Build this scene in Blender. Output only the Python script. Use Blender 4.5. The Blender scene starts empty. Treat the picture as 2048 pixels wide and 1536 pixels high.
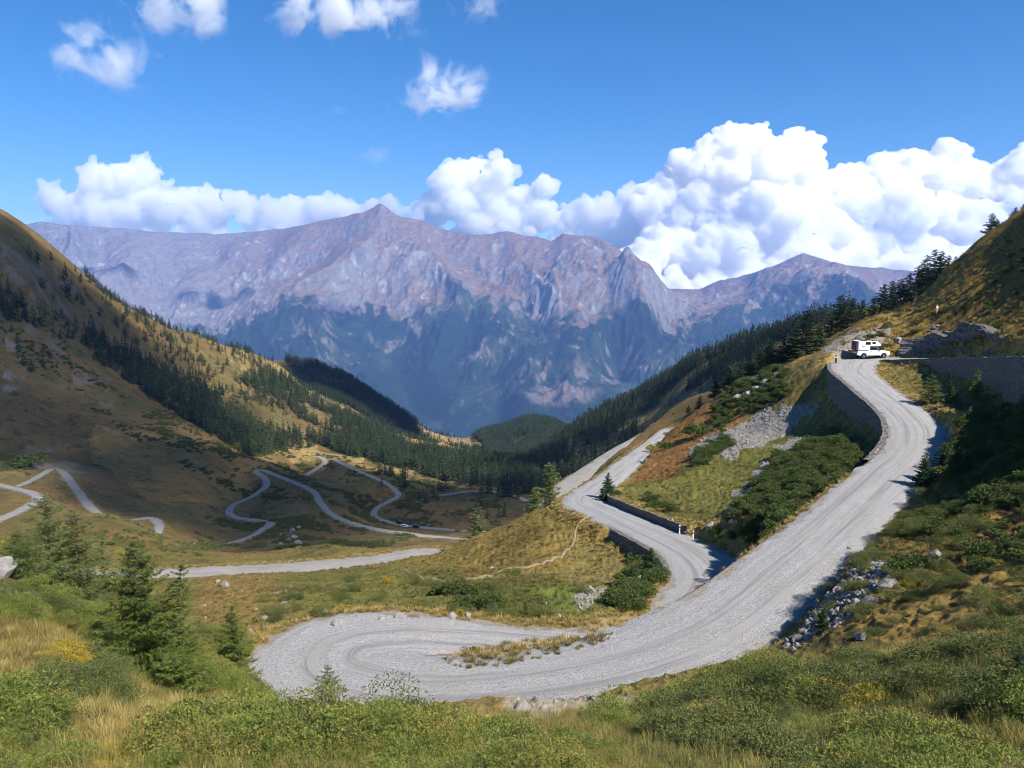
import bpy, bmesh, math, random
import numpy as np
from mathutils import Vector, Matrix, Euler
random.seed(7); RS = np.random.RandomState(11)
SC = bpy.context.scene
COL = SC.collection
# ------------------------------------------------------------------ camera, sky, sun, exposure
FPX = 1547.0; PITCH = math.radians(7.66)
cam_d = bpy.data.cameras.new('camera'); cam = bpy.data.objects.new('camera', cam_d); COL.objects.link(cam)
cam_d.sensor_width = 36; cam_d.lens = 36*FPX/2048; cam_d.clip_start = 0.1; cam_d.clip_end = 90000
cam.location = (0, 0, 0); cam.rotation_euler = (math.pi/2-PITCH, 0, 0); SC.camera = cam
SUN_EL = math.radians(47); SUN_AZ = math.radians(132)      # azimuth measured from +Y towards +X
SUND = Vector((math.sin(SUN_AZ)*math.cos(SUN_EL), math.cos(SUN_AZ)*math.cos(SUN_EL), math.sin(SUN_EL)))
W = bpy.data.worlds.new('World'); SC.world = W; W.use_nodes = True
wn = W.node_tree.nodes; wl = W.node_tree.links; wn.clear()
wo = wn.new('ShaderNodeOutputWorld'); wb = wn.new('ShaderNodeBackground'); sky = wn.new('ShaderNodeTexSky')
sky.sky_type = 'NISHITA'; sky.sun_disc = False; sky.sun_elevation = SUN_EL; sky.sun_rotation = SUN_AZ
sky.altitude = 2200; sky.air_density = 1.0; sky.dust_density = 0.0; sky.ozone_density = 4.0
wb.inputs['Strength'].default_value = 0.092
hs = wn.new('ShaderNodeHueSaturation'); hs.inputs['Saturation'].default_value = 1.3; wl.new(sky.outputs[0], hs.inputs['Color']); wl.new(hs.outputs[0], wb.inputs[0]); wl.new(wb.outputs[0], wo.inputs[0])
sl = bpy.data.lights.new('sun', 'SUN'); sl.energy = 5.0; sl.angle = math.radians(0.53); sl.color = (1.0, 0.95, 0.87)
so = bpy.data.objects.new('sun', sl); COL.objects.link(so); so.rotation_euler = SUND.to_track_quat('Z', 'Y').to_euler()
SC.view_settings.view_transform = 'Standard'; SC.view_settings.look = 'None'
SC.view_settings.exposure = 0.76; SC.view_settings.gamma = 1.0; SC.view_settings.use_curve_mapping = False
SC.render.engine = 'CYCLES'
cy = SC.cycles; cy.use_denoising = True; cy.max_bounces = 40; cy.diffuse_bounces = 3; cy.glossy_bounces = 2
cy.transmission_bounces = 2; cy.volume_bounces = 40; cy.transparent_max_bounces = 24; cy.use_fast_gi = False
cy.filter_width = 0.9; cy.sample_clamp_indirect = 6; cy.volume_step_rate = 1.0; cy.volume_max_steps = 128

# ------------------------------------------------------------------ pixel <-> world (2048 x 1536 photograph)
CP, SP = math.cos(PITCH), math.sin(PITCH)
def tan_of(px, py):
    cx = (np.asarray(px, float)-1024)/FPX; cyy = (768-np.asarray(py, float))/FPX
    d = CP+cyy*SP
    return cx/d, (-SP+cyy*CP)/d
def pix_of(tx, tz):
    w = CP - tz*SP                       # depth along the optical axis per unit of Y
    v = (SP + tz*CP)/w
    return 1024+FPX*tx/w, 768-FPX*v

# ------------------------------------------------------------------ numpy noise
def _h(ix, iy, seed):
    n = (ix.astype(np.int64)*374761393 + iy.astype(np.int64)*668265263 + seed*1442695041) & 0xffffffff
    n = ((n ^ (n >> 13))*1274126177) & 0xffffffff
    n = ((n ^ (n >> 16))*2246822519) & 0xffffffff
    return ((n ^ (n >> 15)) & 0xffffff)/float(0xffffff)*2-1
def vnoise(x, y, seed=0):
    x0 = np.floor(x); y0 = np.floor(y); fx = x-x0; fy = y-y0
    fx = fx*fx*fx*(fx*(fx*6-15)+10); fy = fy*fy*fy*(fy*(fy*6-15)+10)
    a = _h(x0, y0, seed); b = _h(x0+1, y0, seed); c = _h(x0, y0+1, seed); d = _h(x0+1, y0+1, seed)
    return (a*(1-fx)+b*fx)*(1-fy)+(c*(1-fx)+d*fx)*fy
def fbm(x, y, octs=4, seed=0, gain=.5, lac=2.03):
    s = 0; a = 1; t = 0
    for o in range(octs):
        s = s+a*vnoise(x, y, seed+o*17); t += a; a *= gain
        x, y = x*lac*.8+y*lac*.6, -x*lac*.6+y*lac*.8
    return s/t
def ridged(x, y, octs=5, seed=0, gain=.5, lac=2.03):
    s = 0; a = 1; t = 0; w = 1
    for o in range(octs):
        n = 1-np.abs(vnoise(x, y, seed+o*31)); n = n*n
        s = s+a*n*w; t += a; a *= gain; w = np.clip(n*1.6, 0, 1)
        x, y = x*lac*.8+y*lac*.6, -x*lac*.6+y*lac*.8
    return s/t
def sstep(a, b, x):
    t = np.clip((x-a)/(b-a), 0, 1); return t*t*(3-2*t)

# ------------------------------------------------------------------ scattered interpolation: slope of sight line tz over (tx, ln Y)
US = 3.0
class Surf:
    def __init__(s, pts, c=.05):
        P = np.array([(float(tan_of(a, b)[0]), math.log(y), float(tan_of(a, b)[1])) for a, b, y in pts])
        s.c = c; s.U = np.stack([P[:, 0]*US, P[:, 1]], 1); n = len(P)
        A = s.k(s.U, s.U)-np.eye(n)*8e-3
        B = np.zeros((n+3, n+3)); B[:n, :n] = A; B[:n, n] = 1; B[:n, n+1:] = s.U; B[n, :n] = 1; B[n+1:, :n] = s.U.T
        s.w = np.linalg.solve(B, np.concatenate([P[:, 2], np.zeros(3)]))
    def k(s, a, b):
        d = ((a[:, None, :]-b[None, :, :])**2).sum(2); return np.sqrt(d+s.c**2)
    def __call__(s, tx, ly):
        sh = np.shape(tx); q = np.stack([np.ravel(tx)*US, np.ravel(ly)], 1); out = np.empty(len(q))
        for i in range(0, len(q), 20000):
            c = q[i:i+20000]; out[i:i+20000] = s.k(c, s.U)@s.w[:-3]+s.w[-3]+c@s.w[-2:]
        return out.reshape(sh)

# ------------------------------------------------------------------ roads: (px, py, z below the camera, half width)
UPPER = [(2420,712,-3.8,2.4),(2260,714,-5.2,2.4),(2120,716,-7.0,2.4),(2020,716,-8.6,2.3),(1900,717,-10.6,2.3),(1800,718,-11.7,2.4),(1752,719,-12.0,2.8),(1712,724,-12.15,2.9),(1708,742,-12.4,2.5),
  (1732,764,-12.6,2.15),(1765,790,-13.0,2.1),(1805,822,-13.5,2.05),(1833,858,-14.0,2.15),(1828,902,-14.5,2.25),(1780,950,-14.9,2.2),(1726,1002,-15.3,2.3),(1640,1080,-16.0,2.35),(1555,1150,-16.5,2.45),
  (1490,1205,-16.8,2.6),(1400,1264,-17.1,2.75),(1280,1310,-17.4,2.8),(1150,1342,-17.7,2.5),(1000,1362,-17.9,2.3),(880,1370,-18.0,2.5),(750,1364,-18.1,3.2),(660,1330,-18.15,3.5),(690,1285,-18.2,3.3),(800,1268,-18.4,2.6),
  (920,1274,-18.8,2.0),(1040,1282,-19.3,1.9),(1150,1290,-20.0,1.9),(1270,1290,-20.9,2.0),(1350,1262,-21.4,2.2),(1402,1200,-21.7,2.5),(1425,1158,-22.0,2.8),(1400,1118,-22.3,2.6),(1345,1085,-22.8,2.3),
  (1275,1052,-23.5,2.2),(1210,1024,-24.3,2.3),(1172,1003,-25.2,2.4),(1190,980,-26.2,2.1),(1232,948,-27.6,1.8),(1268,918,-29.0,1.7),(1302,892,-30.8,1.7),(1345,860,-32.5,2.1)]
ASPH = [(1380,828,-41.0,2.0),(1336,846,-40.0,2.0),(1284,876,-39.2,2.0),(1234,904,-38.6,1.9),(1180,941,-38.0,1.9),(1132,976,-37.4,2.0),(1080,1048,-36.0,2.3),(960,1104,-35.6,2.3),(885,1112,-35.3,2.4),(838,1110,-35.1,2.4),(740,1126,-35,2.4),
  (640,1135,-35,2.4),(540,1143,-35,2.4),(430,1147,-35,2.3),(330,1152,-35,2.3),(250,1158,-34.8,2.3),(180,1155,-34.6,2.3),(90,1145,-34.2,2.3),(-60,1130,-33.8,2.3)]
# valley roads: (px, py, Y)
V1 = [(-60,1062,150),(20,1030,165),(60,1010,185),(78,996,205),(60,985,230),(20,975,262),(-10,968,285)]
V2 = [(20,978,330),(60,962,352),(92,944,378),(105,938,392),(125,944,392),(150,975,362),(175,1008,338),(215,1040,322),(262,1040,330),(300,1036,338),(318,1050,330),(312,1075,300)]
V3 = [(380,1085,300),(440,1090,330),(500,1074,352),(530,1056,372),(541,1047,380),(520,1042,392),(470,1034,402),(458,1022,412),(470,1008,425),(505,992,438),(532,972,450),(528,955,470),(512,944,480),(524,940,485),(560,954,470),(600,970,452),
  (628,984,440),(640,1005,425),(665,1030,405),(710,1048,392),(760,1060,385),(815,1067,380),(850,1072,376),(930,1080,368),(1010,1085,360)]
V4 = [(1010,1066,405),(930,1062,418),(880,1058,428),(820,1052,438),(770,1042,450),(748,1030,462),(755,1015,475),(780,1002,485),(796,992,495),(792,982,505),(770,965,520),(730,948,545),(690,930,570),(668,918,590)]
V5 = [(606,954,560),(632,938,580),(650,925,598),(642,915,612),(625,912,620)]
V6 = [(1060,1004,500),(1020,990,520),(980,983,535),(930,984,540),(885,990,535),(840,991,530)]
FOOT = [(1172,1036),(1152,1060),(1146,1090),(1125,1112),(1080,1130),(1000,1146),(920,1159),(870,1161),(835,1152),(808,1140)]

def spline(P, step):
    P = np.array(P, float); out = []
    Q = np.vstack([2*P[0]-P[1], P, 2*P[-1]-P[-2]])
    for i in range(1, len(Q)-2):
        L = np.linalg.norm(Q[i+1][:3]-Q[i][:3]); n = max(2, int(L/step))
        for t in np.arange(n)/n:
            out.append(.5*((2*Q[i])+(-Q[i-1]+Q[i+1])*t+(2*Q[i-1]-5*Q[i]+4*Q[i+1]-Q[i+2])*t*t+(-Q[i-1]+3*Q[i]-3*Q[i+1]+Q[i+2])*t**3))
    out.append(P[-1]); return np.array(out)
def w3(px, py, z=None, Y=None):
    tx, tz = tan_of(px, py); tx = float(tx); tz = float(tz)
    if Y is None: Y = z/tz
    return (tx*Y, Y, tz*Y)
road_up = spline([w3(a, b, z=c)+(h,) for a, b, c, h in UPPER], .35)
road_as = spline([w3(a, b, z=c)+(h,) for a, b, c, h in ASPH], .8)
road_v = [spline([w3(a, b, Y=Y)+(1.35 if Y < 320 else (1.6 if a < 330 else 1.9),) for a, b, Y in V], 1.6) for V in (V1, V2, V3, V4, V5, V6)]

# ------------------------------------------------------------------ ground control points (px, py, Y)
CPTS = []
for x in (-500, 0, 500, 1024, 1500, 2048, 2500): CPTS += [(x, 2300, 1.2), (x, 1720, 5.0), (x, 1560, 9.0)]
CPTS += [(0,1480,11),(400,1480,12.5),(800,1490,13),(1200,1485,14),(1600,1480,13),(2048,1460,11),(2400,1430,10),
 (0,1400,14),(230,1405,17),(450,1420,20),(660,1425,24),(900,1420,26.5),(1150,1410,28),(1400,1400,24),(1600,1400,19),(1850,1380,16.5),(2100,1350,15),(2400,1330,15),
 (480,1400,27),(560,1415,28),
 (-400,1250,13),(-100,1260,17),(100,1290,19),(285,1355,22),(400,1350,26),(460,1330,30),(-300,1180,18),(-60,1190,21),(60,1195,24),(200,1250,27),(330,1280,31),(440,1275,36),(500,1262,38),
 (-400,1150,24),(-80,1120,30),(60,1140,34),(180,1195,40),(300,1215,46),(-300,1125,50),(0,1130,55),(150,1165,60),(300,1180,62),
 (430,1170,66),(430,1205,50),(600,1165,70),(600,1205,47),(760,1240,41),(760,1200,50),(760,1160,70),(900,1240,41.5),(900,1190,52),(900,1140,72),(860,1112,86),(960,1066,87),
 (1000,1240,43),(1000,1190,51),(1000,1140,63),(1000,1095,76),(1060,1030,88),(1090,1022,89),(1130,1002,90),(1100,1100,70),(1120,1180,52),(1130,1245,43.5),(1200,1240,45),(1220,1180,54),(1220,1120,66),(1200,1060,76),
 (1290,1175,54),(1300,1130,63.5),(1330,1215,48.5),(1350,1160,56),
 # beyond the mound
 (1060,1045,100),(960,1100,100),(1130,1030,104),
 # green slope between roads, hollow, scree, orange slope
 (1240,985,90),(1330,1030,77),(1400,1052,68.5),(1300,950,98),(1400,960,86),(1400,900,102),(1500,900,95),(1560,870,100),(1480,1000,72),(1430,1085,60.5),(1490,1100,53),(1520,1040,60),(1600,980,65),(1560,930,80),
 (1650,900,78),(1640,850,95),(1690,870,86),(1720,890,77),(1750,925,67.5),(1620,790,108),(1655,768,106),(1640,722,116),(1580,800,110),(1500,850,112),
 (1300,893,131),(1270,925,125),(1350,858,133),(1400,826,134),(1480,778,134),(1560,738,132),(1640,700,130),(1700,672,138),(1760,632,152),(1670,705,119),
 (1400,880,118),(1330,905,116),
 # right of the upper road
 (1590,1285,31.5),(1660,1250,31),(1690,1150,37.5),(1740,1080,42),(1840,1000,49.5),(1880,950,55),(1750,1180,33),(1900,1100,36),(2048,1050,35),(2048,950,44),(1960,1000,43),(1900,1250,24),(2100,1200,23),
 (1950,900,57),(2048,860,58),(1930,850,66),(1870,835,72),(1845,812,82),(1815,790,92),(1790,772,99),(1772,752,107),(1905,800,84),(1960,803,78),(2040,800,71),(2300,850,45),(2400,1000,30),(2300,780,60),
 # hill behind the truck and to the right
 (1800,700,124),(1860,700,118),(1950,695,104),(2048,680,92),(2200,680,76),(1800,660,140),(1870,640,134),(1960,600,128),(2048,560,120),(2200,500,104),
 (1830,600,166),(1870,562,165),(1960,485,160),(2048,425,154),(2200,290,140),(2400,150,130),
 (1960,510,200),(2048,460,195),(1870,600,205),(1760,660,240),(2200,330,180),(2400,250,170),
 # left middle ground beyond the asphalt
 (-300,1100,110),(-100,1080,120),(100,1100,120),(100,1030,160),(230,1030,185),(300,1090,130),(430,1115,115),(600,1105,118),(620,1096,126),(760,1100,112),(860,1100,105),(330,1080,170),
 (450,1120,170),(620,1125,170),(800,1120,170),(960,1110,180),(1080,1090,190),(1150,1050,180),(1250,1000,200),(1350,950,250),(1450,880,260),(1600,800,260),(1700,740,300),(1850,700,340),(2048,640,340),(2400,560,340),
 (100,1070,230),(230,1085,235),(0,1000,230),(-150,990,230),
 # valley
 (600,1095,300),(760,1095,300),(940,1085,300),(400,1090,300),(1040,1050,420),(600,1010,410),(700,1000,450),(400,1000,400),(860,1020,470),(960,1020,480),(1222,930,132),(1250,914,140),(1284,894,150),(1190,956,134),
 (960,960,600),(860,950,620),(1050,960,600),
 (250,960,410),(400,930,450),(200,880,450),(300,850,520),(480,900,540),(600,905,610),(700,920,600),(800,935,640),(100,850,470),(0,880,430),(-200,850,440),(0,760,480),(100,740,530),(250,760,600),(400,820,620),(550,860,700),
 (0,650,540),(150,680,600),(300,720,680),(450,780,760),(600,840,850),(0,540,590),(120,590,650),(250,650,720),(400,730,820),(-200,560,560),(-400,420,560),
 (0,442,630),(60,485,650),(120,530,680),(200,585,740),(300,640,820),(400,668,900),(480,695,970),(560,722,1030),(640,790,1060),(740,845,1060),(830,880,1000),(940,905,950),
 (-200,300,640),(-400,200,640),(-200,420,900),(0,520,900),(200,640,1000),(400,730,1100),(560,790,1200),
 (560,716,1450),(640,735,1480),(700,762,1500),(780,812,1520),(850,860,1550),(930,890,1550),(860,890,1300),(950,912,1150),(760,850,1280),(620,770,1330),
 (1000,935,900),(1000,928,1150),(1060,920,1300),
 (980,866,1750),(1050,838,1800),(1110,842,1800),(1140,860,1800),(1000,900,1500),(1100,890,1400),
 (1100,920,800),(1200,880,780),(1300,830,760),(1100,960,600),(1200,930,520),(1300,880,560),
 (1130,868,1150),(1200,815,1100),(1300,776,980),(1400,716,830),(1500,681,680),(1600,657,560),(1700,634,470),(1850,600,420),
 (1400,780,620),(1500,740,480),(1600,700,400),
 (1200,880,1600),(1400,800,1300),(1600,720,1000),(1850,660,800),(2200,600,800),
 (-400,700,2500),(0,760,2500),(400,830,2500),(700,900,2500),(1000,940,2600),(1300,900,2600),(1700,800,2500),(2048,760,2500),(2500,700,2500)]
RPT = []
for r, k in ((road_up, 14), (road_as, 12))+tuple((q, 12) for q in road_v):
    for q in r[::k]:
        a, b = pix_of(q[0]/q[1], q[2]/q[1]); RPT.append((float(a), float(b), float(q[1])))
def uv_(p): return np.array((float(tan_of(p[0], p[1])[0])*US, math.log(p[2])))
RU = np.array([uv_(p) for p in RPT])
CPTS = [p for p in CPTS if np.hypot(*(RU-uv_(p)).T).min() > .055]
keep_ = []
for p in RPT:
    if not keep_ or min(np.hypot(*(uv_(p)-uv_(q))) for q in keep_) > .018: keep_.append(p)
CPTS += keep_
GS = Surf(CPTS)
NX, NY = 1240, 1500
TX0, TX1, L0, L1 = -.84, .84, math.log(1.6), math.log(3400)
txv = np.linspace(TX0, TX1, NX); lyv = np.linspace(L0, L1, NY)
def upsample(cx, cyv, C, fx, fy):
    ix = np.clip(np.searchsorted(cx, fx)-1, 0, len(cx)-2); wx = (fx-cx[ix])/(cx[ix+1]-cx[ix])
    A = C[:, ix]*(1-wx)+C[:, ix+1]*wx
    iy = np.clip(np.searchsorted(cyv, fy)-1, 0, len(cyv)-2); wy = ((fy-cyv[iy])/(cyv[iy+1]-cyv[iy]))[:, None]
    return A[iy]*(1-wy)+A[iy+1]*wy
ctx = np.linspace(TX0, TX1, NX//4); cly = np.linspace(L0, L1, NY//4)
CT = GS(*np.meshgrid(ctx, cly))
TZ = upsample(ctx, cly, CT, txv, lyv)
TXG, LYG = np.meshgrid(txv, lyv); YG = np.exp(LYG); XG = TXG*YG; ZG = TZ*YG
PXB, PYB = pix_of(TXG, TZ)               # base pixel of every ground vertex, used to place its cover
# relief: broad gullies on the far valley sides, tussocks and hummocks near by
far = sstep(230, 480, YG)
gul = ridged(XG/150+.3*fbm(XG/90, YG/90, 2, 5), YG/210, 4, 3)-.45
ZG = ZG + far*gul*9*np.clip(YG/700, .4, 1.6) + far*fbm(XG/28, YG/34, 4, 9)*2.6*sstep(300, 700, YG)
mid = sstep(70, 120, YG)*(1-sstep(500, 900, YG))
ZG = ZG + mid*fbm(XG/14, YG/14, 4, 21)*.9
near = 1-sstep(120, 230, YG)
hum = fbm(XG/3.1, YG/3.1, 3, 41)*.26 + fbm(XG/9, YG/9, 2, 47)*.35
ZG = ZG + near*hum*sstep(2, 10, YG)
tus = np.abs(vnoise(XG/.55, YG/.75, 51))*.6+np.abs(vnoise(XG/.27, YG/.3, 53))*.3
terr = np.abs(vnoise(XG/2.4+.5*vnoise(XG/5, YG/5, 57), YG/1.5, 55))*.6+np.abs(vnoise(XG/1.1, YG/.8, 56))*.35
RH = near*(sstep(.38, .45, TXG)*sstep(60, 75, YG)+.55*(1-sstep(.10, .16, TXG))*sstep(-.18, -.12, TXG)*sstep(50, 62, YG)*(1-sstep(96, 110, YG)))
ZG = ZG + RH*(.45-terr)*.75
far_t = far*(1-sstep(900, 1400, YG)); ZG = ZG+far_t*(np.abs(vnoise(XG/9, YG/6, 58))-.4)*-.9
TUSM = near*sstep(8, 20, YG)
ZG = ZG + TUSM*(.45-tus)*.42
# roads are cut level into the ground
def carve(road, bl, br, far_blend=1.0, low=.07):
    RM = np.full(ZG.shape, 9e9, np.float32); RZ = np.zeros(ZG.shape); RB = np.zeros(ZG.shape); HW = np.zeros(ZG.shape)
    tg = np.gradient(road[:, :2], axis=0); tg /= np.linalg.norm(tg, axis=1)[:, None]+1e-9
    dtx = (TX1-TX0)/(NX-1); dly = (L1-L0)/(NY-1)
    for i, q in enumerate(road):
        B_l, B_r = bl(q), br(q); R = q[3]+max(B_l, B_r)+.5; Y = q[1]
        if Y < 3: continue
        i0 = int((q[0]/Y-(R*(1+abs(q[0]/Y)))/Y-TX0)/dtx); i1 = int((q[0]/Y+(R*(1+abs(q[0]/Y)))/Y-TX0)/dtx)+2
        j0 = int((math.log(max(Y-R, 1.7))-L0)/dly); j1 = int((math.log(Y+R)-L0)/dly)+2
        i0 = max(i0, 0); j0 = max(j0, 0); i1 = min(i1, NX); j1 = min(j1, NY)
        if i0 >= i1 or j0 >= j1: continue
        dx = XG[j0:j1, i0:i1]-q[0]; dy = YG[j0:j1, i0:i1]-q[1]; d = np.hypot(dx, dy)
        side = tg[i, 0]*dy-tg[i, 1]*dx        # >0: left of travel
        m = d < RM[j0:j1, i0:i1]
        RM[j0:j1, i0:i1][m] = d[m]; RZ[j0:j1, i0:i1][m] = q[2]; HW[j0:j1, i0:i1][m] = q[3]
        RB[j0:j1, i0:i1][m] = np.where(side > 0, B_l, B_r)[m]
    hit = RM < 1e9
    t = np.zeros(ZG.shape); t[hit] = 1-sstep(0, 1, (RM[hit]-HW[hit]-.25)/RB[hit])
    base = ZG.copy()
    ZG[hit] = (base*(1-t)+(RZ-low)*t)[hit]
    return t, RM-HW
def up_l(q):   # travelling from the truck hairpin down: left of travel
    if q[2] > -12.1 and q[0] > 52: return .45         # wall under the top road
    if q[2] > -14.8: return .9
    if -23.6 < q[2] < -21.9: return .5
    return 2.2
def up_r(q):
    if -14.9 < q[2] < -12.1: return .5             # wall below the S-bend
    if -26.5 < q[2] < -23: return .6
    return 1.6
ROADT, ROADD = carve(road_up, up_l, up_r)
for r in [road_as]:
    a, b = carve(r, lambda q: 3.0, lambda q: 3.0); ROADT = np.maximum(ROADT, a); ROADD = np.minimum(ROADD, b)
for r in road_v:
    a, b = carve(r, lambda q: 6.0, lambda q: 6.0, low=.12); ROADT = np.maximum(ROADT, a); ROADD = np.minimum(ROADD, b)

def ground(x, y):
    x = np.asarray(x, float); y = np.maximum(np.asarray(y, float), 1.7)
    u = np.clip((x/y-TX0)/(TX1-TX0)*(NX-1), 0, NX-1.001); v = np.clip((np.log(y)-L0)/(L1-L0)*(NY-1), 0, NY-1.001)
    i = u.astype(int); j = v.astype(int); a = u-i; b = v-j
    return (ZG[j, i]*(1-a)+ZG[j, i+1]*a)*(1-b)+(ZG[j+1, i]*(1-a)+ZG[j+1, i+1]*a)*b
def gidx(x, y):
    u = np.clip(((x/y)-TX0)/(TX1-TX0)*(NX-1), 0, NX-1); v = np.clip((np.log(y)-L0)/(L1-L0)*(NY-1), 0, NY-1)
    return np.rint(v).astype(int), np.rint(u).astype(int)
def hit(px, py, y0=8, y1=3000):
    """first ground point seen through a pixel"""
    tx, tz = tan_of(px, py); ys = np.exp(np.linspace(math.log(y0), math.log(y1), 1500)); g = ground(tx*ys, ys)
    k = np.nonzero(g >= tz*ys)[0]
    k = k[0] if len(k) else len(ys)-1
    return float(tx*ys[k]), float(ys[k]), float(g[k])

# ------------------------------------------------------------------ mesh and tag helpers
def mesh_np(name, V, F, mat=None, smooth=False):
    """F: (n,3) or (n,4) int array, or list of such arrays"""
    me = bpy.data.meshes.new(name); V = np.asarray(V, np.float32)
    Fs = F if isinstance(F, list) else [F]
    Fs = [np.asarray(f, np.int32) for f in Fs if len(f)]
    me.vertices.add(len(V)); me.vertices.foreach_set('co', V.ravel())
    nl = sum(f.size for f in Fs); npoly = sum(len(f) for f in Fs)
    me.loops.add(nl); me.polygons.add(npoly)
    me.loops.foreach_set('vertex_index', np.concatenate([f.ravel() for f in Fs]))
    tot = np.concatenate([np.full(len(f), f.shape[1], np.int32) for f in Fs]); st = np.concatenate([[0], np.cumsum(tot)[:-1]]).astype(np.int32)
    me.polygons.foreach_set('loop_start', st)
    me.polygons.foreach_set('use_smooth', np.full(npoly, smooth, bool))
    me.update(calc_edges=True)
    if mat: me.materials.append(mat)
    return me
def link(name, me, parent=None, loc=None):
    o = bpy.data.objects.new(name, me); COL.objects.link(o)
    if parent is not None: o.parent = parent
    if loc is not None: o.location = loc
    return o
def tag(o, label=None, cat=None, group=None, kind=None):
    if label: o['label'] = label
    if cat: o['category'] = cat
    if group: o['group'] = group
    if kind: o['kind'] = kind
    return o
def grid_faces(nx, ny):
    i = np.arange((nx-1)*(ny-1)); r = i//(nx-1); c = i % (nx-1); a = r*nx+c
    return np.stack([a, a+1, a+nx+1, a+nx], 1)
def col_attr(me, name, C):
    at = me.attributes.new(name, 'FLOAT_COLOR', 'POINT'); A = np.ones((len(C), 4), np.float32); A[:, :3] = C; at.data.foreach_set('color', A.ravel())
def f_attr(me, name, F):
    at = me.attributes.new(name, 'FLOAT', 'POINT'); at.data.foreach_set('value', np.asarray(F, np.float32).ravel())

# ------------------------------------------------------------------ materials
class NT:
    def __init__(s, name):
        s.m = bpy.data.materials.new(name); s.m.use_nodes = True; s.t = s.m.node_tree; s.n = s.t.nodes; s.n.clear()
        s.out = s.n.new('ShaderNodeOutputMaterial'); s.geo = None
    def add(s, t, **k):
        o = s.n.new(t)
        for a, v in k.items(): setattr(o, a, v)
        return o
    def lk(s, a, b): s.t.links.new(a, b)
    def val(s, sock, v):
        if hasattr(v, 'is_output') or isinstance(v, bpy.types.NodeSocket): s.lk(v, sock)
        else: sock.default_value = v
    def pos(s):
        if not s.geo: s.geo = s.add('ShaderNodeNewGeometry')
        return s.geo.outputs['Position']
    def noise(s, scale, detail=4, rough=.55, vec=None, dist=0.0):
        o = s.add('ShaderNodeTexNoise'); o.inputs['Scale'].default_value = scale; o.inputs['Detail'].default_value = detail
        o.inputs['Roughness'].default_value = rough; o.inputs['Distortion'].default_value = dist
        s.lk(vec if vec is not None else s.pos(), o.inputs['Vector']); return o.outputs['Fac']
    def ramp(s, fac, stops):
        o = s.add('ShaderNodeValToRGB'); e = o.color_ramp.elements
        while len(e) > 1: e.remove(e[-1])
        for i, (p, c) in enumerate(stops):
            if i == 0: e[0].position = p; q = e[0]
            else: q = e.new(p)
            q.color = (c[0], c[1], c[2], 1) if isinstance(c, (tuple, list)) else (c, c, c, 1)
        s.val(o.inputs[0], fac); return o.outputs[0]
    def math(s, op, a, b=0.0, clamp=False):
        o = s.add('ShaderNodeMath', operation=op, use_clamp=clamp); s.val(o.inputs[0], a); s.val(o.inputs[1], b); return o.outputs[0]
    def mix(s, fac, a, b, blend='MIX'):
        o = s.add('ShaderNodeMix', data_type='RGBA', blend_type=blend); s.val(o.inputs[0], fac)
        for k, v in ((6, a), (7, b)): s.val(o.inputs[k], v if not isinstance(v, (tuple, list)) else (v[0], v[1], v[2], 1))
        return o.outputs[2]
    def attr(s, name, out='Color'):
        o = s.add('ShaderNodeAttribute'); o.attribute_name = name; return o.outputs[out]
    def bump(s, h, strength, dist):
        o = s.add('ShaderNodeBump'); o.inputs['Strength'].default_value = strength; o.inputs['Distance'].default_value = dist; s.lk(h, o.inputs['Height']); return o.outputs[0]
    def surf(s, color, rough=.95, normal=None, spec=.15, metal=0.0, transl=0.0, coat=0.0):
        b = s.add('ShaderNodeBsdfPrincipled'); s.val(b.inputs['Base Color'], color if not isinstance(color, (tuple, list)) else (*color[:3], 1))
        s.val(b.inputs['Roughness'], rough); b.inputs['Specular IOR Level'].default_value = spec; b.inputs['Metallic'].default_value = metal
        b.inputs['Coat Weight'].default_value = coat
        if normal is not None: s.lk(normal, b.inputs['Normal'])
        if transl:
            t = s.add('ShaderNodeBsdfTranslucent'); s.val(t.inputs[0], color if not isinstance(color, (tuple, list)) else (*color[:3], 1))
            m = s.add('ShaderNodeMixShader'); m.inputs[0].default_value = transl; s.lk(b.outputs[0], m.inputs[1]); s.lk(t.outputs[0], m.inputs[2]); s.lk(m.outputs[0], s.out.inputs[0])
        else: s.lk(b.outputs[0], s.out.inputs[0])
        return s.m
def plain(name, c, rough=.6, spec=.3, metal=0.0, coat=0.0):
    return NT(name).surf(c, rough, spec=spec, metal=metal, coat=coat)

# ground cover colours, painted by region (grass, scree and soil)
def inpoly(x, y, poly):
    r = np.zeros(np.shape(x), bool); n = len(poly); j = n-1
    for i in range(n):
        xi, yi = poly[i]; xj, yj = poly[j]
        if yi != yj:
            c = ((yi > y) != (yj > y)) & (x < (xj-xi)*(y-yi)/(yj-yi)+xi); r ^= c
        j = i
    return r
# jittered pixel coordinates give the patches ragged borders
JX = PXB+fbm(PXB/37, PYB/23, 3, 61)*26; JY = PYB+fbm(PXB/31, PYB/19, 3, 67)*16
C = np.zeros(ZG.shape+(3,), np.float32)
def setc(mask, c):
    C[mask] = c
n1 = fbm(XG/40, YG/40, 4, 71); 
brown = np.array((.185, .115, .050)); olive = np.array((.150, .116, .046)); gold = np.array((.30, .195, .070)); green = np.array((.095, .115, .030))
rock = np.array((.33, .30, .28))
t = sstep(-.35, .45, n1)[..., None]
C[:] = brown*(1-t)+olive*t
def patch(poly, c, y0=0, y1=1e9, amt=1.0):
    m = inpoly(JX, JY, poly) & (YG > y0) & (YG < y1)
    C[m] = C[m]*(1-amt)+np.array(c)*amt
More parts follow.
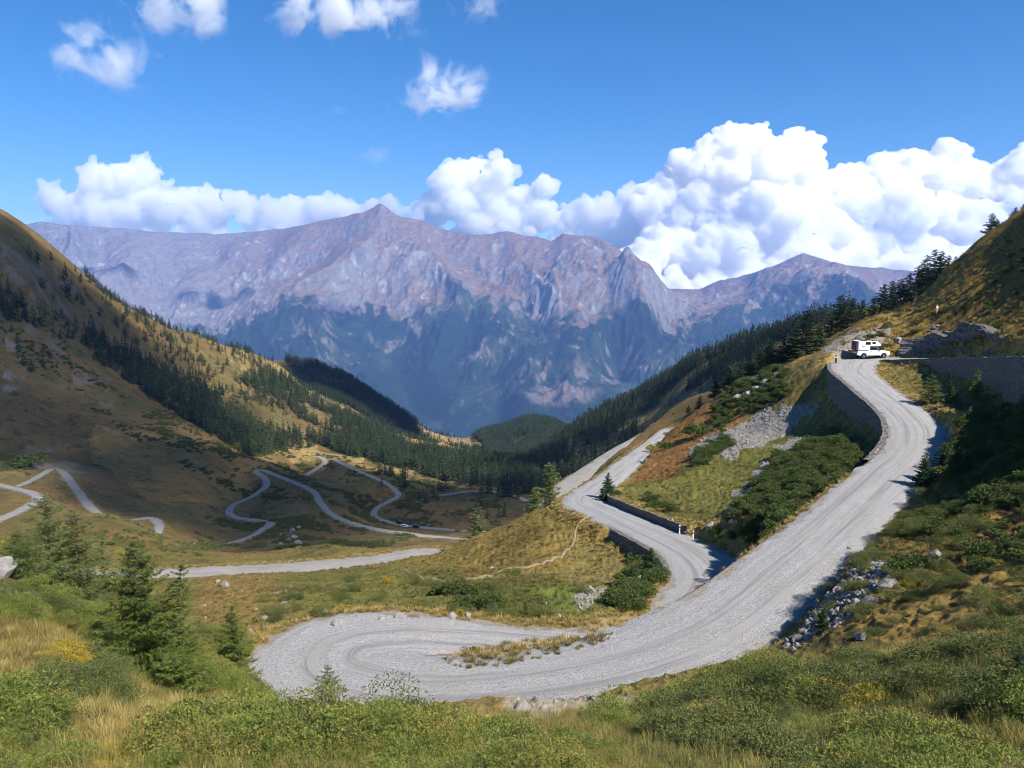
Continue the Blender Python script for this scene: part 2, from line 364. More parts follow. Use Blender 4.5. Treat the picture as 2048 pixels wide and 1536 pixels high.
# valley side
patch([(400,620),(560,700),(760,840),(1000,920),(840,900),(640,820),(520,760),(420,700)], (.30,.205,.085), 600, 1150, .8)
patch([(480,850),(620,890),(780,930),(860,950),(700,935),(560,905),(480,870)], (.34,.23,.10), 450, 900, .9)
patch([(190,850),(420,880),(560,930),(480,1000),(300,1000),(190,930)], (.32,.185,.062), 300, 700, .7)
patch([(880,835),(960,850),(930,905),(830,885)], (.34,.23,.11), 900, 1700, .9)
patch([(300,1030),(520,1080),(860,1075),(1010,1090),(900,1110),(450,1130),(300,1100)], (.20,.125,.052), 150, 420, .6)
patch([(1200,830),(1360,770),(1480,720),(1500,740),(1400,810),(1300,860),(1220,870)], (.24,.165,.075), 450, 1100, .8)
# mound and near slopes
nearm = YG < 128
C[nearm] = np.array((.19,.15,.052))
patch([(780,1010),(1180,990),(1260,1060),(1180,1120),(1000,1150),(830,1160)], (.235,.165,.052), 45, 125)
patch([(560,1150),(860,1145),(1180,1170),(1260,1230),(900,1230),(560,1215)], (.165,.155,.045), 35, 90)
patch([(400,1150),(560,1150),(560,1240),(400,1250)], (.23,.155,.058), 35, 100)
patch([(900,1300),(1150,1275),(1230,1268),(1200,1300),(1000,1340),(900,1345)], (.20,.19,.06), 30, 42, .8)
patch([(1150,1090),(1300,1100),(1250,1200),(1130,1170)], (.20,.16,.06), 45, 80, .8)
patch([(930,1190),(1130,1180),(1200,1215),(1000,1225)], (.12,.145,.035), 35, 80, .8)
patch([(1180,960),(1640,850),(1660,900),(1500,1000),(1430,1060),(1340,1065),(1180,1010)], (.165,.150,.042), 60, 110)
patch([(1240,930),(1310,850),(1460,790),(1530,800),(1450,870),(1330,960),(1260,960)], (.27,.135,.048), 80, 150)
patch([(1470,790),(1660,690),(1720,740),(1700,850),(1540,860)], (.205,.150,.055), 80, 150)
patch([(1560,690),(1680,690),(1700,730),(1600,745)], (.29,.21,.085), 100, 150, .8)
patch([(1690,700),(1700,640),(2080,390),(2080,720),(1780,730)], (.215,.140,.045), 80, 200)
patch([(1560,1250),(1620,1130),(1760,1010),(2100,930),(2100,1260),(1800,1290)], (.25,.165,.055), 18, 70)
patch([(1840,820),(2100,790),(2100,960),(1840,1000)], (.105,.090,.035), 40, 90, .9)  # darker ground below the long wall
patch([(1400,1100),(1460,1000),(1640,850),(1700,860),(1780,900),(1540,1120)], (.085,.090,.028), 45, 105, .9)
patch([(0,1190),(260,1250),(560,1400),(560,1560),(-60,1560),(-60,1190)], (.27,.205,.070), 4, 34)
patch([(560,1390),(1500,1370),(1500,1440),(560,1450)], (.24,.17,.07), 18, 32, .9)
patch([(1000,1400),(1280,1395),(1290,1450),(1010,1450)], (.36,.32,.28), 20, 34, .75)
# bare stony ground
scree = [([(1370,900),(1560,815),(1650,805),(1560,870),(1420,930),(1380,925)], 85, 140, .95), ([(1480,760),(1560,735),(1560,760),(1490,790)], 100, 140, .95),
 ([(1130,1200),(1240,1175),(1285,1130),(1295,1150),(1230,1205),(1150,1212)], 45, 75, .45), ([(1130,1235),(1350,1225),(1380,1200),(1370,1260),(1150,1262)], 35, 60, .28),
 ([(1430,1050),(1470,990),(1560,890),(1600,880),(1530,960),(1470,1030)], 55, 110, .7), ([(1640,700),(1700,660),(1790,655),(1770,690),(1660,712)], 110, 150, .7),
 ([(1560,1300),(1640,1170),(1760,1120),(1780,1180),(1640,1270),(1580,1320)], 22, 45, .45), ([(0,660),(40,700),(60,760),(0,790)], 400, 620, .7),
 ([(40,880),(130,900),(220,960),(160,970),(60,930)], 350, 560, .35), ([(170,890),(200,830),(150,740),(40,650),(60,640),(200,760),(240,850)], 400, 650, .35), ([(0,480),(120,560),(220,650),(180,660),(60,580),(0,540)], 500, 750, .35),
 ([(380,900),(440,890),(500,930),(520,1010),(480,1010),(440,950)], 1, 2, .3)]
SCR = np.zeros(ZG.shape, np.float32)
for poly, y0, y1, a in scree:
    m = inpoly(JX, JY, poly) & (YG > y0) & (YG < y1); SCR[m] = np.maximum(SCR[m], a*(sstep(-.1, .35, fbm(XG[m]/14, YG[m]/14, 4, 73, .65)) if y0 > 300 else 1))
# verge of dry grass beside the gravel road, and stones spilt off it
verge = (ROADD > .1) & (ROADD < 1.5+.8*vnoise(XG/1.3, YG/1.3, 77)) & (YG < 125) & (YG > 28)
C[verge] = C[verge]*.35+np.array((.34,.235,.085))*.65
spill = (ROADD <= .45+.35*vnoise(XG/.6, YG/.6, 79)) & (YG < 400)
SCR[spill] = 1.0
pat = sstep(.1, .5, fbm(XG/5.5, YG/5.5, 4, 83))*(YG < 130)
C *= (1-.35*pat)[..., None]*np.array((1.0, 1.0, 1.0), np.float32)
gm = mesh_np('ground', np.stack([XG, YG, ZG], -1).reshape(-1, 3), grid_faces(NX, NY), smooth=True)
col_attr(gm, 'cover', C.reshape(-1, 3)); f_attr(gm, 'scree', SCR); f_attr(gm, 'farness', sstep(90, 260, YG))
m = NT('ground_cover')
base = m.attr('cover')
big = m.noise(.9, 5, .65); fine = m.noise(6.0, 4, .7); far_n = m.noise(.045, 6, .7)
c = m.mix(m.ramp(big, [(.35, 0), (.65, 1)]), base, m.mix(1.0, base, (.62, .72, .60), 'MULTIPLY'))
c = m.mix(m.ramp(fine, [(.3, .0), (.75, .8)]), c, m.mix(1.0, base, (1.5, 1.38, 1.2), 'MULTIPLY'))
c = m.mix(m.ramp(far_n, [(.42, 0), (.62, .75)]), c, m.mix(1.0, c, (.60, .66, .62), 'MULTIPLY'))
fa = m.attr('farness', 'Fac')
c = m.mix(m.math('MULTIPLY', fa, m.ramp(m.noise(.16, 7, .72, dist=.4), [(.54, 0), (.60, .75)])), c, m.mix(1.0, c, (.34, .46, .40), 'MULTIPLY'))
c = m.mix(m.math('MULTIPLY', fa, m.ramp(m.noise(.21, 8, .8), [(.66, 0), (.70, .8)])), c, (.34, .31, .28))
c = m.mix(m.ramp(m.noise(2.2, 6, .7, dist=.5), [(.50, 0), (.62, .55)]), c, m.mix(1.0, c, (.42, .50, .36), 'MULTIPLY'))
stone = m.mix(m.noise(9, 3, .6), (.15, .135, .12), (.40, .37, .34))
stn = m.ramp(m.noise(1.1, 7, .75), [(.655, 0), (.675, .85)])              # odd stones in the turf
sc = m.attr('scree', 'Fac')
sfac = m.math('MULTIPLY', sc, m.ramp(m.noise(1.6, 6, .75), [(.36, .15), (.5, 1)]), True)
c = m.mix(m.math('MAXIMUM', sfac, stn), c, stone)
h = m.math('ADD', m.math('MULTIPLY', fine, .55), m.math('MULTIPLY', m.noise(22, 3, .7), .3))
ground_mat = m.surf(c, .96, m.bump(h, .9, .22), spec=.08)
gm.materials.append(ground_mat)
go = link('ground', gm); tag(go, kind='structure')

# ------------------------------------------------------------------ roads as strips over the cut
def strip(name, road, mat, nacross=13, lift=.0, rough=.0, edge=.35, wob=.5):
    P = road[:, :3]; tg = np.gradient(P, axis=0); tg[:, 2] = 0; tg /= np.linalg.norm(tg, axis=1)[:, None]+1e-9
    # smooth normals so that tight bends do not fold
    k = 9; ker = np.ones(k)/k
    tg = np.stack([np.convolve(np.pad(tg[:, a], k//2, mode='edge'), ker, 'valid') for a in range(3)], 1); tg /= np.linalg.norm(tg, axis=1)[:, None]
    nr = np.stack([-tg[:, 1], tg[:, 0], 0*tg[:, 0]], 1); s = np.concatenate([[0], np.cumsum(np.linalg.norm(np.diff(P, axis=0), axis=1))])
    a = np.linspace(-1, 1, nacross)
    wl_ = road[:, 3]+edge+wob*fbm(s/2.3, s*0+3, 3, 5); wr_ = road[:, 3]+edge+wob*fbm(s/2.1, s*0+9, 3, 7)
    A = np.where(a[None, :] > 0, a[None, :]*wl_[:, None], a[None, :]*wr_[:, None])
    V = P[:, None, :]+nr[:, None, :]*A[..., None]
    crown = .05*(1-a[None, :]**2)-.10*np.abs(a[None, :])**6
    V[..., 2] += lift+crown+rough*fbm(V[..., 0]/.8, V[..., 1]/.8, 3, 15)
    me = mesh_np(name, V.reshape(-1, 3), grid_faces(nacross, len(P)), mat, True)
    f_attr(me, 'across', np.broadcast_to(A, V.shape[:2])); f_attr(me, 'along', np.broadcast_to(s[:, None], V.shape[:2]))
    f_attr(me, 'edge', np.broadcast_to(np.abs(a)[None, :], V.shape[:2]))
    return tag(link(name, me), kind='structure')
def gravel(name, base, light, dark, track=.5, stones=True):
    m = NT(name); ac = m.attr('across', 'Fac'); al = m.attr('along', 'Fac')
    cmb = m.add('ShaderNodeCombineXYZ'); m.lk(m.math('MULTIPLY', ac, 3.0), cmb.inputs[0]); m.lk(m.math('MULTIPLY', al, .06), cmb.inputs[1])
    lane = m.noise(1.0, 3, .6, cmb.outputs[0])
    c = m.mix(m.ramp(lane, [(.40, 0), (.56, 1)]), m.mix(.30, dark, base), base)
    aa = m.math('ABSOLUTE', ac)
    tr = m.math('ABSOLUTE', m.math('SUBTRACT', m.math('ABSOLUTE', m.math('ADD', ac, m.math('MULTIPLY', m.math('SUBTRACT', m.noise(.05, 2, .5), .5), 2.5))), .85))
    smooth_ = m.ramp(tr, [(.1, 1), (.55, 0)])
    if stones:
        v = m.add('ShaderNodeTexVoronoi'); v.inputs['Scale'].default_value = 9; m.lk(m.pos(), v.inputs['Vector'])
        peb = m.mix(m.ramp(m.noise(11, 4, .75), [(.35, 0), (.68, 1)]), dark, light)
        c = m.mix(m.math('SUBTRACT', .68, m.math('MULTIPLY', smooth_, .5)), c, peb)
        c = m.mix(m.ramp(m.noise(.45, 4, .6), [(.50, 0), (.72, .45)]), c, (.30, .265, .215))
        nrm = m.bump(m.noise(11, 4, .75), 1.0, .10)
    else:
        c = m.mix(m.ramp(m.noise(.35, 5, .7), [(.4, 0), (.7, .5)]), c, light); nrm = m.bump(m.noise(14, 3, .7), .3, .02)
    return m.surf(c, .93, nrm, spec=.12)
gravel_mat = gravel('gravel', (.335,.325,.315), (.58,.57,.555), (.150,.146,.142))
asph_mat = gravel('worn_asphalt', (.25,.232,.208), (.34,.32,.29), (.185,.172,.155), stones=False)
strip('gravel_road', road_up, gravel_mat, 25, -.02, .06, .35, .55)
strip('asphalt_road', road_as, asph_mat, 11, .0, .0, .15, .1)
for r in road_v: strip('asphalt_road', r, asph_mat, 9, .12, .0, .1, .15)
fp = np.array([hit(a, b) for a, b in FOOT]); fp = spline([tuple(q)+(.20,) for q in fp], .4); fp[:, 2] = ground(fp[:, 0], fp[:, 1])+.03
path_mat = gravel('path_soil', (.27,.21,.12), (.36,.29,.19), (.21,.16,.085)); strip('footpath', fp, path_mat, 5, .05, .0, .0, .2)
# ------------------------------------------------------------------ far mountains
MP = [(x, 930, 5200) for x in (-300, 200, 700, 1200, 1700, 2300)]+[(x, 905, 7000) for x in (-300, 300, 700, 1000, 1300, 1800, 2300)]
MP += [(940,890,7600),(1000,840,8200),(900,850,8100),(820,800,8700),(700,760,8900),(560,720,9200),(400,680,9600),(250,640,9900),(100,620,10200),(-200,600,10400),
 (1100,800,7900),(1200,780,7900),(1260,760,8400),(1300,760,8300),(1050,730,8300),(1150,700,8500),(1230,735,9300),(1330,720,8900),(1450,690,9200),(1600,640,9600),(1750,600,10000),(2100,590,10400),
 (960,740,8900),(860,740,9300),(1000,660,9500),(900,680,9900),(1080,640,9900),(800,640,10200),(700,640,10400),(640,620,10100),(500,620,10700),(380,610,11000),(250,570,11300),(100,540,11600),
 (1180,610,10100),(1260,560,10500),(1300,600,10000),(1380,620,10500),(1500,600,11000),(1620,560,11400),(1750,570,11800),
 (800,570,11200),(900,560,11700),(980,580,11000),(700,560,11100),(600,570,11600),(480,560,12000),(350,540,12300),(200,510,12600),
 (1060,560,11300),(1130,520,11900),(1190,500,11800),(1000,510,12600),(880,510,12600),(760,500,12200),(680,490,12900),(560,510,13300),(420,500,13500),(280,480,13700),
 (30,452,13800),(80,446,13900),(200,452,14200),(330,462,14300),(430,466,14200),(520,470,14200),(600,455,14000),(650,440,13900),(700,430,13700),(740,418,13600),(758,411,13600),(775,420,13600),(800,436,13600),(830,440,13700),(900,462,13600),(960,470,13400),(1000,466,13500),(1050,474,13500),(1090,480,13400),
 (1130,474,13200),(1190,476,12800),(1215,484,12700),(1255,512,12400),(1280,545,12300),(1330,572,12200),(1400,572,12400),(1460,555,12800),(1510,545,13200),(1560,525,13600),(1608,505,13900),(1650,520,13900),(1700,530,13800),(1760,535,13900),(1850,540,14000),(2000,545,14000),(2300,540,14000),
 (-300,450,13900),(-300,520,12500)]
MP += [(x, 640, 15800) for x in (-300, 200, 700, 1200, 1700, 2300)]+[(x, 760, 17500) for x in (-300, 1000, 2300)]
MS = Surf(MP, .03)
MX, MY = 1150, 900
mtx = np.linspace(-.8, .8, MX); mly = np.linspace(math.log(3300), math.log(16200), MY)
c1 = np.linspace(-.8, .8, MX//4); c2 = np.linspace(mly[0], mly[-1], MY//4)
MT = upsample(c1, c2, MS(*np.meshgrid(c1, c2)), mtx, mly)
MTX, MLY = np.meshgrid(mtx, mly); mY = np.exp(MLY); mX = MTX*mY; mZ = MT*mY
wx = mX+700*fbm(mX/2600, mY/2600, 3, 101); wy = mY+700*fbm(mX/2600, mY/2600, 3, 107)
up = sstep(-1500, -700, mZ); crest = 1-sstep(11800, 13300, mY)*.8
rg = ridged(wx/1500, wy/2600, 6, 111, .55)-.42
mZ = mZ+rg*560*up*crest
mZ = mZ+(ridged(wx/330+.4*fbm(mX/500, mY/500, 2, 3), wy/620, 5, 131, .6)-.4)*(95+60*sstep(0,-900,mZ))*up*(.35+.65*crest)
mZ = mZ+fbm(mX/60, mY/60, 4, 141, .6)*16*up
JPX, JPY = pix_of(MTX, mZ/mY)
JPX = JPX+14*fbm(mX/900, mY/900, 3, 181)+5*fbm(mX/200, mY/200, 2, 183); JPY = JPY+12*fbm(mX/900, mY/900, 3, 187)
def pdist(poly, wds):
    D = np.full(JPX.shape, 9e9)
    for (x0, y0), (x1, y1) in zip(poly[:-1], poly[1:]):
        ex, ey = x1-x0, y1-y0; t = np.clip(((JPX-x0)*ex+(JPY-y0)*ey)/(ex*ex+ey*ey), 0, 1)
        D = np.minimum(D, np.hypot(JPX-x0-t*ex, JPY-y0-t*ey))
    return D/wds
vm = (mY > 5800)
for poly, wds, A in [([(760,415),(738,500),(660,570),(600,640),(560,700)],62,330),([(760,415),(830,510),(900,560),(980,600)],48,230),([(1190,475),(1130,530),(1050,590),(990,660),(930,760),(900,840)],66,330),
  ([(1255,512),(1290,590),(1260,655),(1180,700),(1060,735),(970,820)],62,330),([(1300,570),(1400,640),(1500,680)],55,300),([(1608,505),(1570,570),(1480,620),(1400,690)],58,330),([(520,470),(450,540),(370,600)],46,220),
  ([(1000,466),(985,540),(1010,600)],36,170),([(600,640),(680,700),(760,790)],50,230),([(330,464),(260,530),(200,580)],44,220),([(830,440),(850,500),(830,560)],30,140),([(1080,470),(1080,540),(1120,600)],30,140),([(650,440),(590,510),(500,580)],40,190),
  ([(1700,530),(1680,590)],50,220),([(860,620),(850,700),(880,800)],45,200),
  ([(1345,640),(1290,690),(1240,735),(1290,775)],46,-330),([(700,470),(570,555),(430,605)],40,-230),([(880,480),(960,540),(1060,610),(1110,690)],46,-260),([(1110,485),(1080,560)],26,-140),([(780,590),(785,690),(820,790),(880,850)],50,-300),
  ([(1160,560),(1130,640)],36,-160),([(440,500),(330,560),(250,600)],36,-190),([(1500,560),(1400,610)],36,-220),([(940,640),(900,720)],30,-160),([(1200,500),(1210,580),(1170,640)],26,-160)]:
    q = np.clip(1-pdist(poly, wds), 0, 1); mZ = mZ+A*.34*(.55*q+.45*q*q)*vm
# the crest follows the surveyed ridge line
RX = [-400,30,80,110,200,240,330,360,430,520,600,650,700,730,747,760,774,800,830,850,880,905,940,960,1000,1020,1050,1075,1105,1125,1150,1190,1215,1255,1280,1330,1400,1440,1470,1510,1560,1608,1650,1700,1760,1850,2000,2500]
RY = [455,452,443,447,455,455,466,464,468,462,452,440,430,422,415,405,416,434,438,444,454,464,468,470,464,463,472,473,482,466,470,474,484,512,546,578,578,560,556,545,526,504,520,532,536,545,545,545]
ttz = tan_of(np.array(RX, float), np.array(RY, float)); tt = np.interp(mtx, ttz[0], ttz[1])+.0016*fbm(mtx*90, mtx*0, 4, 191, .65)
cur = (mZ/mY).max(0); dlt = tt-cur; dlt = np.convolve(np.pad(dlt, 2, mode='edge'), np.ones(5)/5, 'valid')
mZ = mZ+dlt[None, :]*mY*sstep(10500, 13000, mY)
# colour: forest low down, meadow and scree above, grey rock on steep ground
mTZ = mZ/mY; gy, gx = np.gradient(mZ); dy_ = np.gradient(mY, axis=0); dx_ = np.gradient(mX, axis=1)
slp = np.hypot(gx/dx_, gy/dy_)
curv = mZ-fbm(mX/300, mY/300, 2, 5)*0
MPX, MPY = pix_of(MTX, MT)
tl = 38*fbm(MPX/150, MPY/400, 4, 151)+22*fbm(MPX/18, MPY/18, 3, 153)+np.interp(MPX, [0,360,500,640,780,850,940,1060,1150,1250,1400,1600,2048], [665,645,625,600,572,625,612,600,645,640,605,585,585])
n2 = fbm(mX/420, mY/420, 5, 161, .6); n3 = fbm(mX/90, mY/110, 4, 171, .6)
forest = sstep(-.12, .22, (MPY-tl)/60+.45*n3+.4*n2)
Cm = np.zeros(mZ.shape+(3,), np.float32)
mead = np.array((.215,.145,.10)); rck = np.array((.215,.20,.195)); rck2 = np.array((.36,.34,.325)); frs = np.array((.016,.034,.024)); frs2 = np.array((.038,.060,.036))
w = sstep(.75, 1.25, slp+.35*n3)[..., None]; Cm = mead*(1-w)+rck*w
lx = sstep(650, 350, MPX)[..., None]; Cm = Cm*(1-lx*.8)+rck*1.05*lx*.8
w = (sstep(.22, .5, n3)*sstep(.0, .35, n2+.35*(slp-.5)))[..., None]; Cm = Cm*(1-w)+rck2*w
fo = frs*(1-sstep(-.1, .35, n2)[..., None])+frs2*sstep(-.1, .35, n2)[..., None]
clear = sstep(.16, .46, .55*n3+.6*n2+.10*(slp-1.1)); bare = sstep(.75, 1.0, 1.2-np.hypot((MPX-1120)/220, (MPY-780)/75))
clear = np.maximum(clear*.75, bare*sstep(-.5, .1, n3))
f = (forest*(1-clear))[..., None]
lowbare = (forest*clear)[..., None]
Cm = Cm*(1-forest[..., None])+(np.array((.20,.155,.13))*(1-w)+rck*w)*lowbare+fo*f
me = mesh_np('mountains', np.stack([mX, mY, mZ], -1).reshape(-1, 3), grid_faces(MX, MY), smooth=True)
col_attr(me, 'cover', Cm.reshape(-1, 3))
m = NT('mountain_cover'); bb = m.attr('cover')
k1 = m.noise(.012, 6, .7); k2 = m.noise(.0035, 6, .65)
c = m.mix(m.ramp(k1, [(.35, 0), (.7, 1)]), m.mix(1.0, bb, (.72,.74,.78), 'MULTIPLY'), m.mix(1.0, bb, (1.25,1.22,1.2), 'MULTIPLY'))
c = m.mix(m.ramp(k2, [(.4, 0), (.6, .5)]), c, m.mix(1.0, c, (.75,.8,.8), 'MULTIPLY'))
me.materials.append(m.surf(c, .97, m.bump(k1, .8, 40), spec=.05))
tag(link('mountains', me), kind='structure')

# ------------------------------------------------------------------ haze
bm = bmesh.new(); bmesh.ops.create_cube(bm, size=1)
for v in bm.verts: v.co = Vector((v.co.x*29000, 8000+v.co.y*16800, -340+v.co.z*3520))
me = bpy.data.meshes.new('haze'); bm.to_mesh(me); bm.free()
m = NT('haze'); pv = m.add('ShaderNodeVolumePrincipled'); pv.inputs['Color'].default_value = (.25, .46, 1.0, 1); pv.inputs['Density'].default_value = 4.3e-5
pv.inputs['Anisotropy'].default_value = 0.0; m.lk(pv.outputs[0], m.out.inputs['Volume']); me.materials.append(m.m)
tag(link('haze', me), kind='stuff')
# ------------------------------------------------------------------ scatter (ground cover nobody could count)
PROTO = bpy.data.collections.new('prototypes')          # never linked to the scene
def proto_coll(name, objs_me):
    c = bpy.data.collections.new(name)
    for i, me in enumerate(objs_me):
        o = bpy.data.objects.new('%s_%02d' % (name, i), me); c.objects.link(o)
    return c
def scatter(name, P, rot, scl, idx, coll, tint=None, lab=None, cat=None):
    me = bpy.data.meshes.new(name); me.vertices.add(len(P)); me.vertices.foreach_set('co', np.asarray(P, np.float32).ravel())
    for nm, ty, key, d in (('rot', 'FLOAT_VECTOR', 'vector', rot), ('scl', 'FLOAT', 'value', scl), ('idx', 'INT', 'value', idx)):
        at = me.attributes.new(nm, ty, 'POINT'); at.data.foreach_set(key, np.asarray(d, np.int32 if ty == 'INT' else np.float32).ravel())
    if tint is not None: col_attr(me, 'tint', tint)
    o = link(name, me)
    ng = bpy.data.node_groups.new(name+'_scatter', 'GeometryNodeTree')
    ng.interface.new_socket('Geometry', in_out='INPUT', socket_type='NodeSocketGeometry'); ng.interface.new_socket('Geometry', in_out='OUTPUT', socket_type='NodeSocketGeometry')
    N = ng.nodes; L = ng.links; gi = N.new('NodeGroupInput'); gout = N.new('NodeGroupOutput')
    ci = N.new('GeometryNodeCollectionInfo'); ci.inputs['Collection'].default_value = coll; ci.inputs['Separate Children'].default_value = True; ci.inputs['Reset Children'].default_value = True
    ip = N.new('GeometryNodeInstanceOnPoints'); ip.inputs['Pick Instance'].default_value = True
    def na(t, n):
        a = N.new('GeometryNodeInputNamedAttribute'); a.data_type = t; a.inputs['Name'].default_value = n; return a.outputs['Attribute']
    L.new(gi.outputs[0], ip.inputs['Points']); L.new(ci.outputs[0], ip.inputs['Instance'])
    L.new(na('INT', 'idx'), ip.inputs['Instance Index']); L.new(na('FLOAT_VECTOR', 'rot'), ip.inputs['Rotation']); L.new(na('FLOAT', 'scl'), ip.inputs['Scale'])
    L.new(ip.outputs[0], gout.inputs[0])
    mo = o.modifiers.new('scatter', 'NODES'); mo.node_group = ng
    return tag(o, lab, cat, kind='stuff')
def rand_rot(n, tilt=.15):
    return np.stack([RS.uniform(-tilt, tilt, n), RS.uniform(-tilt, tilt, n), RS.uniform(0, 6.283, n)], 1)
CF = C.reshape(-1, 3)
def samp(n, y0, y1, txm=.74):
    """points spread evenly over the ground between two distances"""
    Y = np.sqrt(RS.uniform(y0*y0, y1*y1, n)); X = RS.uniform(-txm, txm, n)*Y; Z = ground(X, Y)
    px, py = pix_of(X/Y, Z/Y); j, i = gidx(X, Y)
    return X, Y, Z, px, py, j, i

# ------------------------------------------------------------------ plant meshes
def leaf_quads(c, u, v, s, wd=.5):
    """rhombic leaves: centre c, axes u (length) and v (width)"""
    n = len(c); V = np.empty((n, 4, 3)); V[:, 0] = c-u*s; V[:, 1] = c+v*s*wd; V[:, 2] = c+u*s; V[:, 3] = c-v*s*wd
    return V.reshape(-1, 3), np.arange(n*4).reshape(-1, 4)
def rdir(n, rs):
    d = rs.normal(size=(n, 3)); return d/np.linalg.norm(d, axis=1)[:, None]
def shrub_mesh(name, mats, rx, h, n, leaf, seed, lumps=7):
    rs = np.random.RandomState(seed)
    cen = np.stack([rs.uniform(-.55, .55, lumps)*rx, rs.uniform(-.55, .55, lumps)*rx, rs.uniform(.1, .62, lumps)*h], 1); rad = rs.uniform(.35, .6, lumps)
    k = rs.randint(0, lumps, n); d = rdir(n, rs); d[:, 2] = np.abs(d[:, 2])*1.0-.12
    r = rad[k]*(1-.55*rs.rand(n)**1.8); c = cen[k]+d*r[:, None]*np.array([rx, rx, h*.75]); c[:, 2] = np.abs(c[:, 2])
    u = d*.7+rdir(n, rs)*.7; u /= np.linalg.norm(u, axis=1)[:, None]; v = np.cross(u, rdir(n, rs)); v /= np.linalg.norm(v, axis=1)[:, None]+1e-6
    V, F = leaf_quads(c, u, v, (leaf*rs.uniform(.6, 1.3, n))[:, None])
    # twigs
    m = 26; a = rs.uniform(0, 6.28, m); e = np.stack([np.cos(a)*rx*.7, np.sin(a)*rx*.7, rs.uniform(.5, 1.0, m)*h], 1); w = .012
    T = np.empty((m, 3, 3)); T[:, 0] = [-w, 0, 0]; T[:, 1] = [w, 0, 0]; T[:, 2] = e
    F2 = np.arange(m*3).reshape(-1, 3)+len(V); me = mesh_np(name, np.vstack([V, T.reshape(-1, 3)]), [F, F2], mats[0])
    me.materials.append(mats[1]); mi = np.zeros(len(F)+m, np.int32); mi[len(F):] = 1; me.polygons.foreach_set('material_index', mi)
    return me
def tuft_mesh(name, mat, n, h, spread, w, seed):
    rs = np.random.RandomState(seed); a = rs.uniform(0, 6.283, n); r = rs.uniform(0, 1, n)**.7*spread*.45
    b = np.stack([np.cos(a)*r, np.sin(a)*r, np.full(n, -.03)], 1); hh = h*rs.uniform(.45, 1.0, n); lean = rs.uniform(.15, .9, n)*spread
    a2 = a+rs.uniform(-.8, .8, n); mdl = b+np.stack([np.cos(a2)*lean*.35, np.sin(a2)*lean*.35, hh*.62], 1); tip = b+np.stack([np.cos(a2)*lean, np.sin(a2)*lean, hh], 1)
    sd = np.stack([-np.sin(a2), np.cos(a2), 0*a2], 1)*w
    V = np.empty((n, 5, 3)); V[:, 0] = b-sd; V[:, 1] = b+sd; V[:, 2] = mdl+sd*.8; V[:, 3] = mdl-sd*.8; V[:, 4] = tip
    q = np.arange(n)[:, None]*5
    return mesh_np(name, V.reshape(-1, 3), [q+np.array([0, 1, 2, 3]), q+np.array([3, 2, 4])], mat)
def tube(p, r, k=6):
    p = np.asarray(p, float); n = len(p); a = np.arange(k)/k*6.283
    d = np.gradient(p, axis=0); d /= np.linalg.norm(d, axis=1)[:, None]; x = np.cross(d, [0.31, .95, .05]); x /= np.linalg.norm(x, axis=1)[:, None]; y = np.cross(d, x)
    V = p[:, None]+(x[:, None]*np.cos(a)[None, :, None]+y[:, None]*np.sin(a)[None, :, None])*np.asarray(r)[:, None, None]
    i = np.arange(n-1)[:, None]*k; j = np.arange(k)[None]; j2 = (j+1) % k
    F = np.stack([i+j, i+j2, i+k+j2, i+k+j], -1).reshape(-1, 4)
    return V.reshape(-1, 3), F
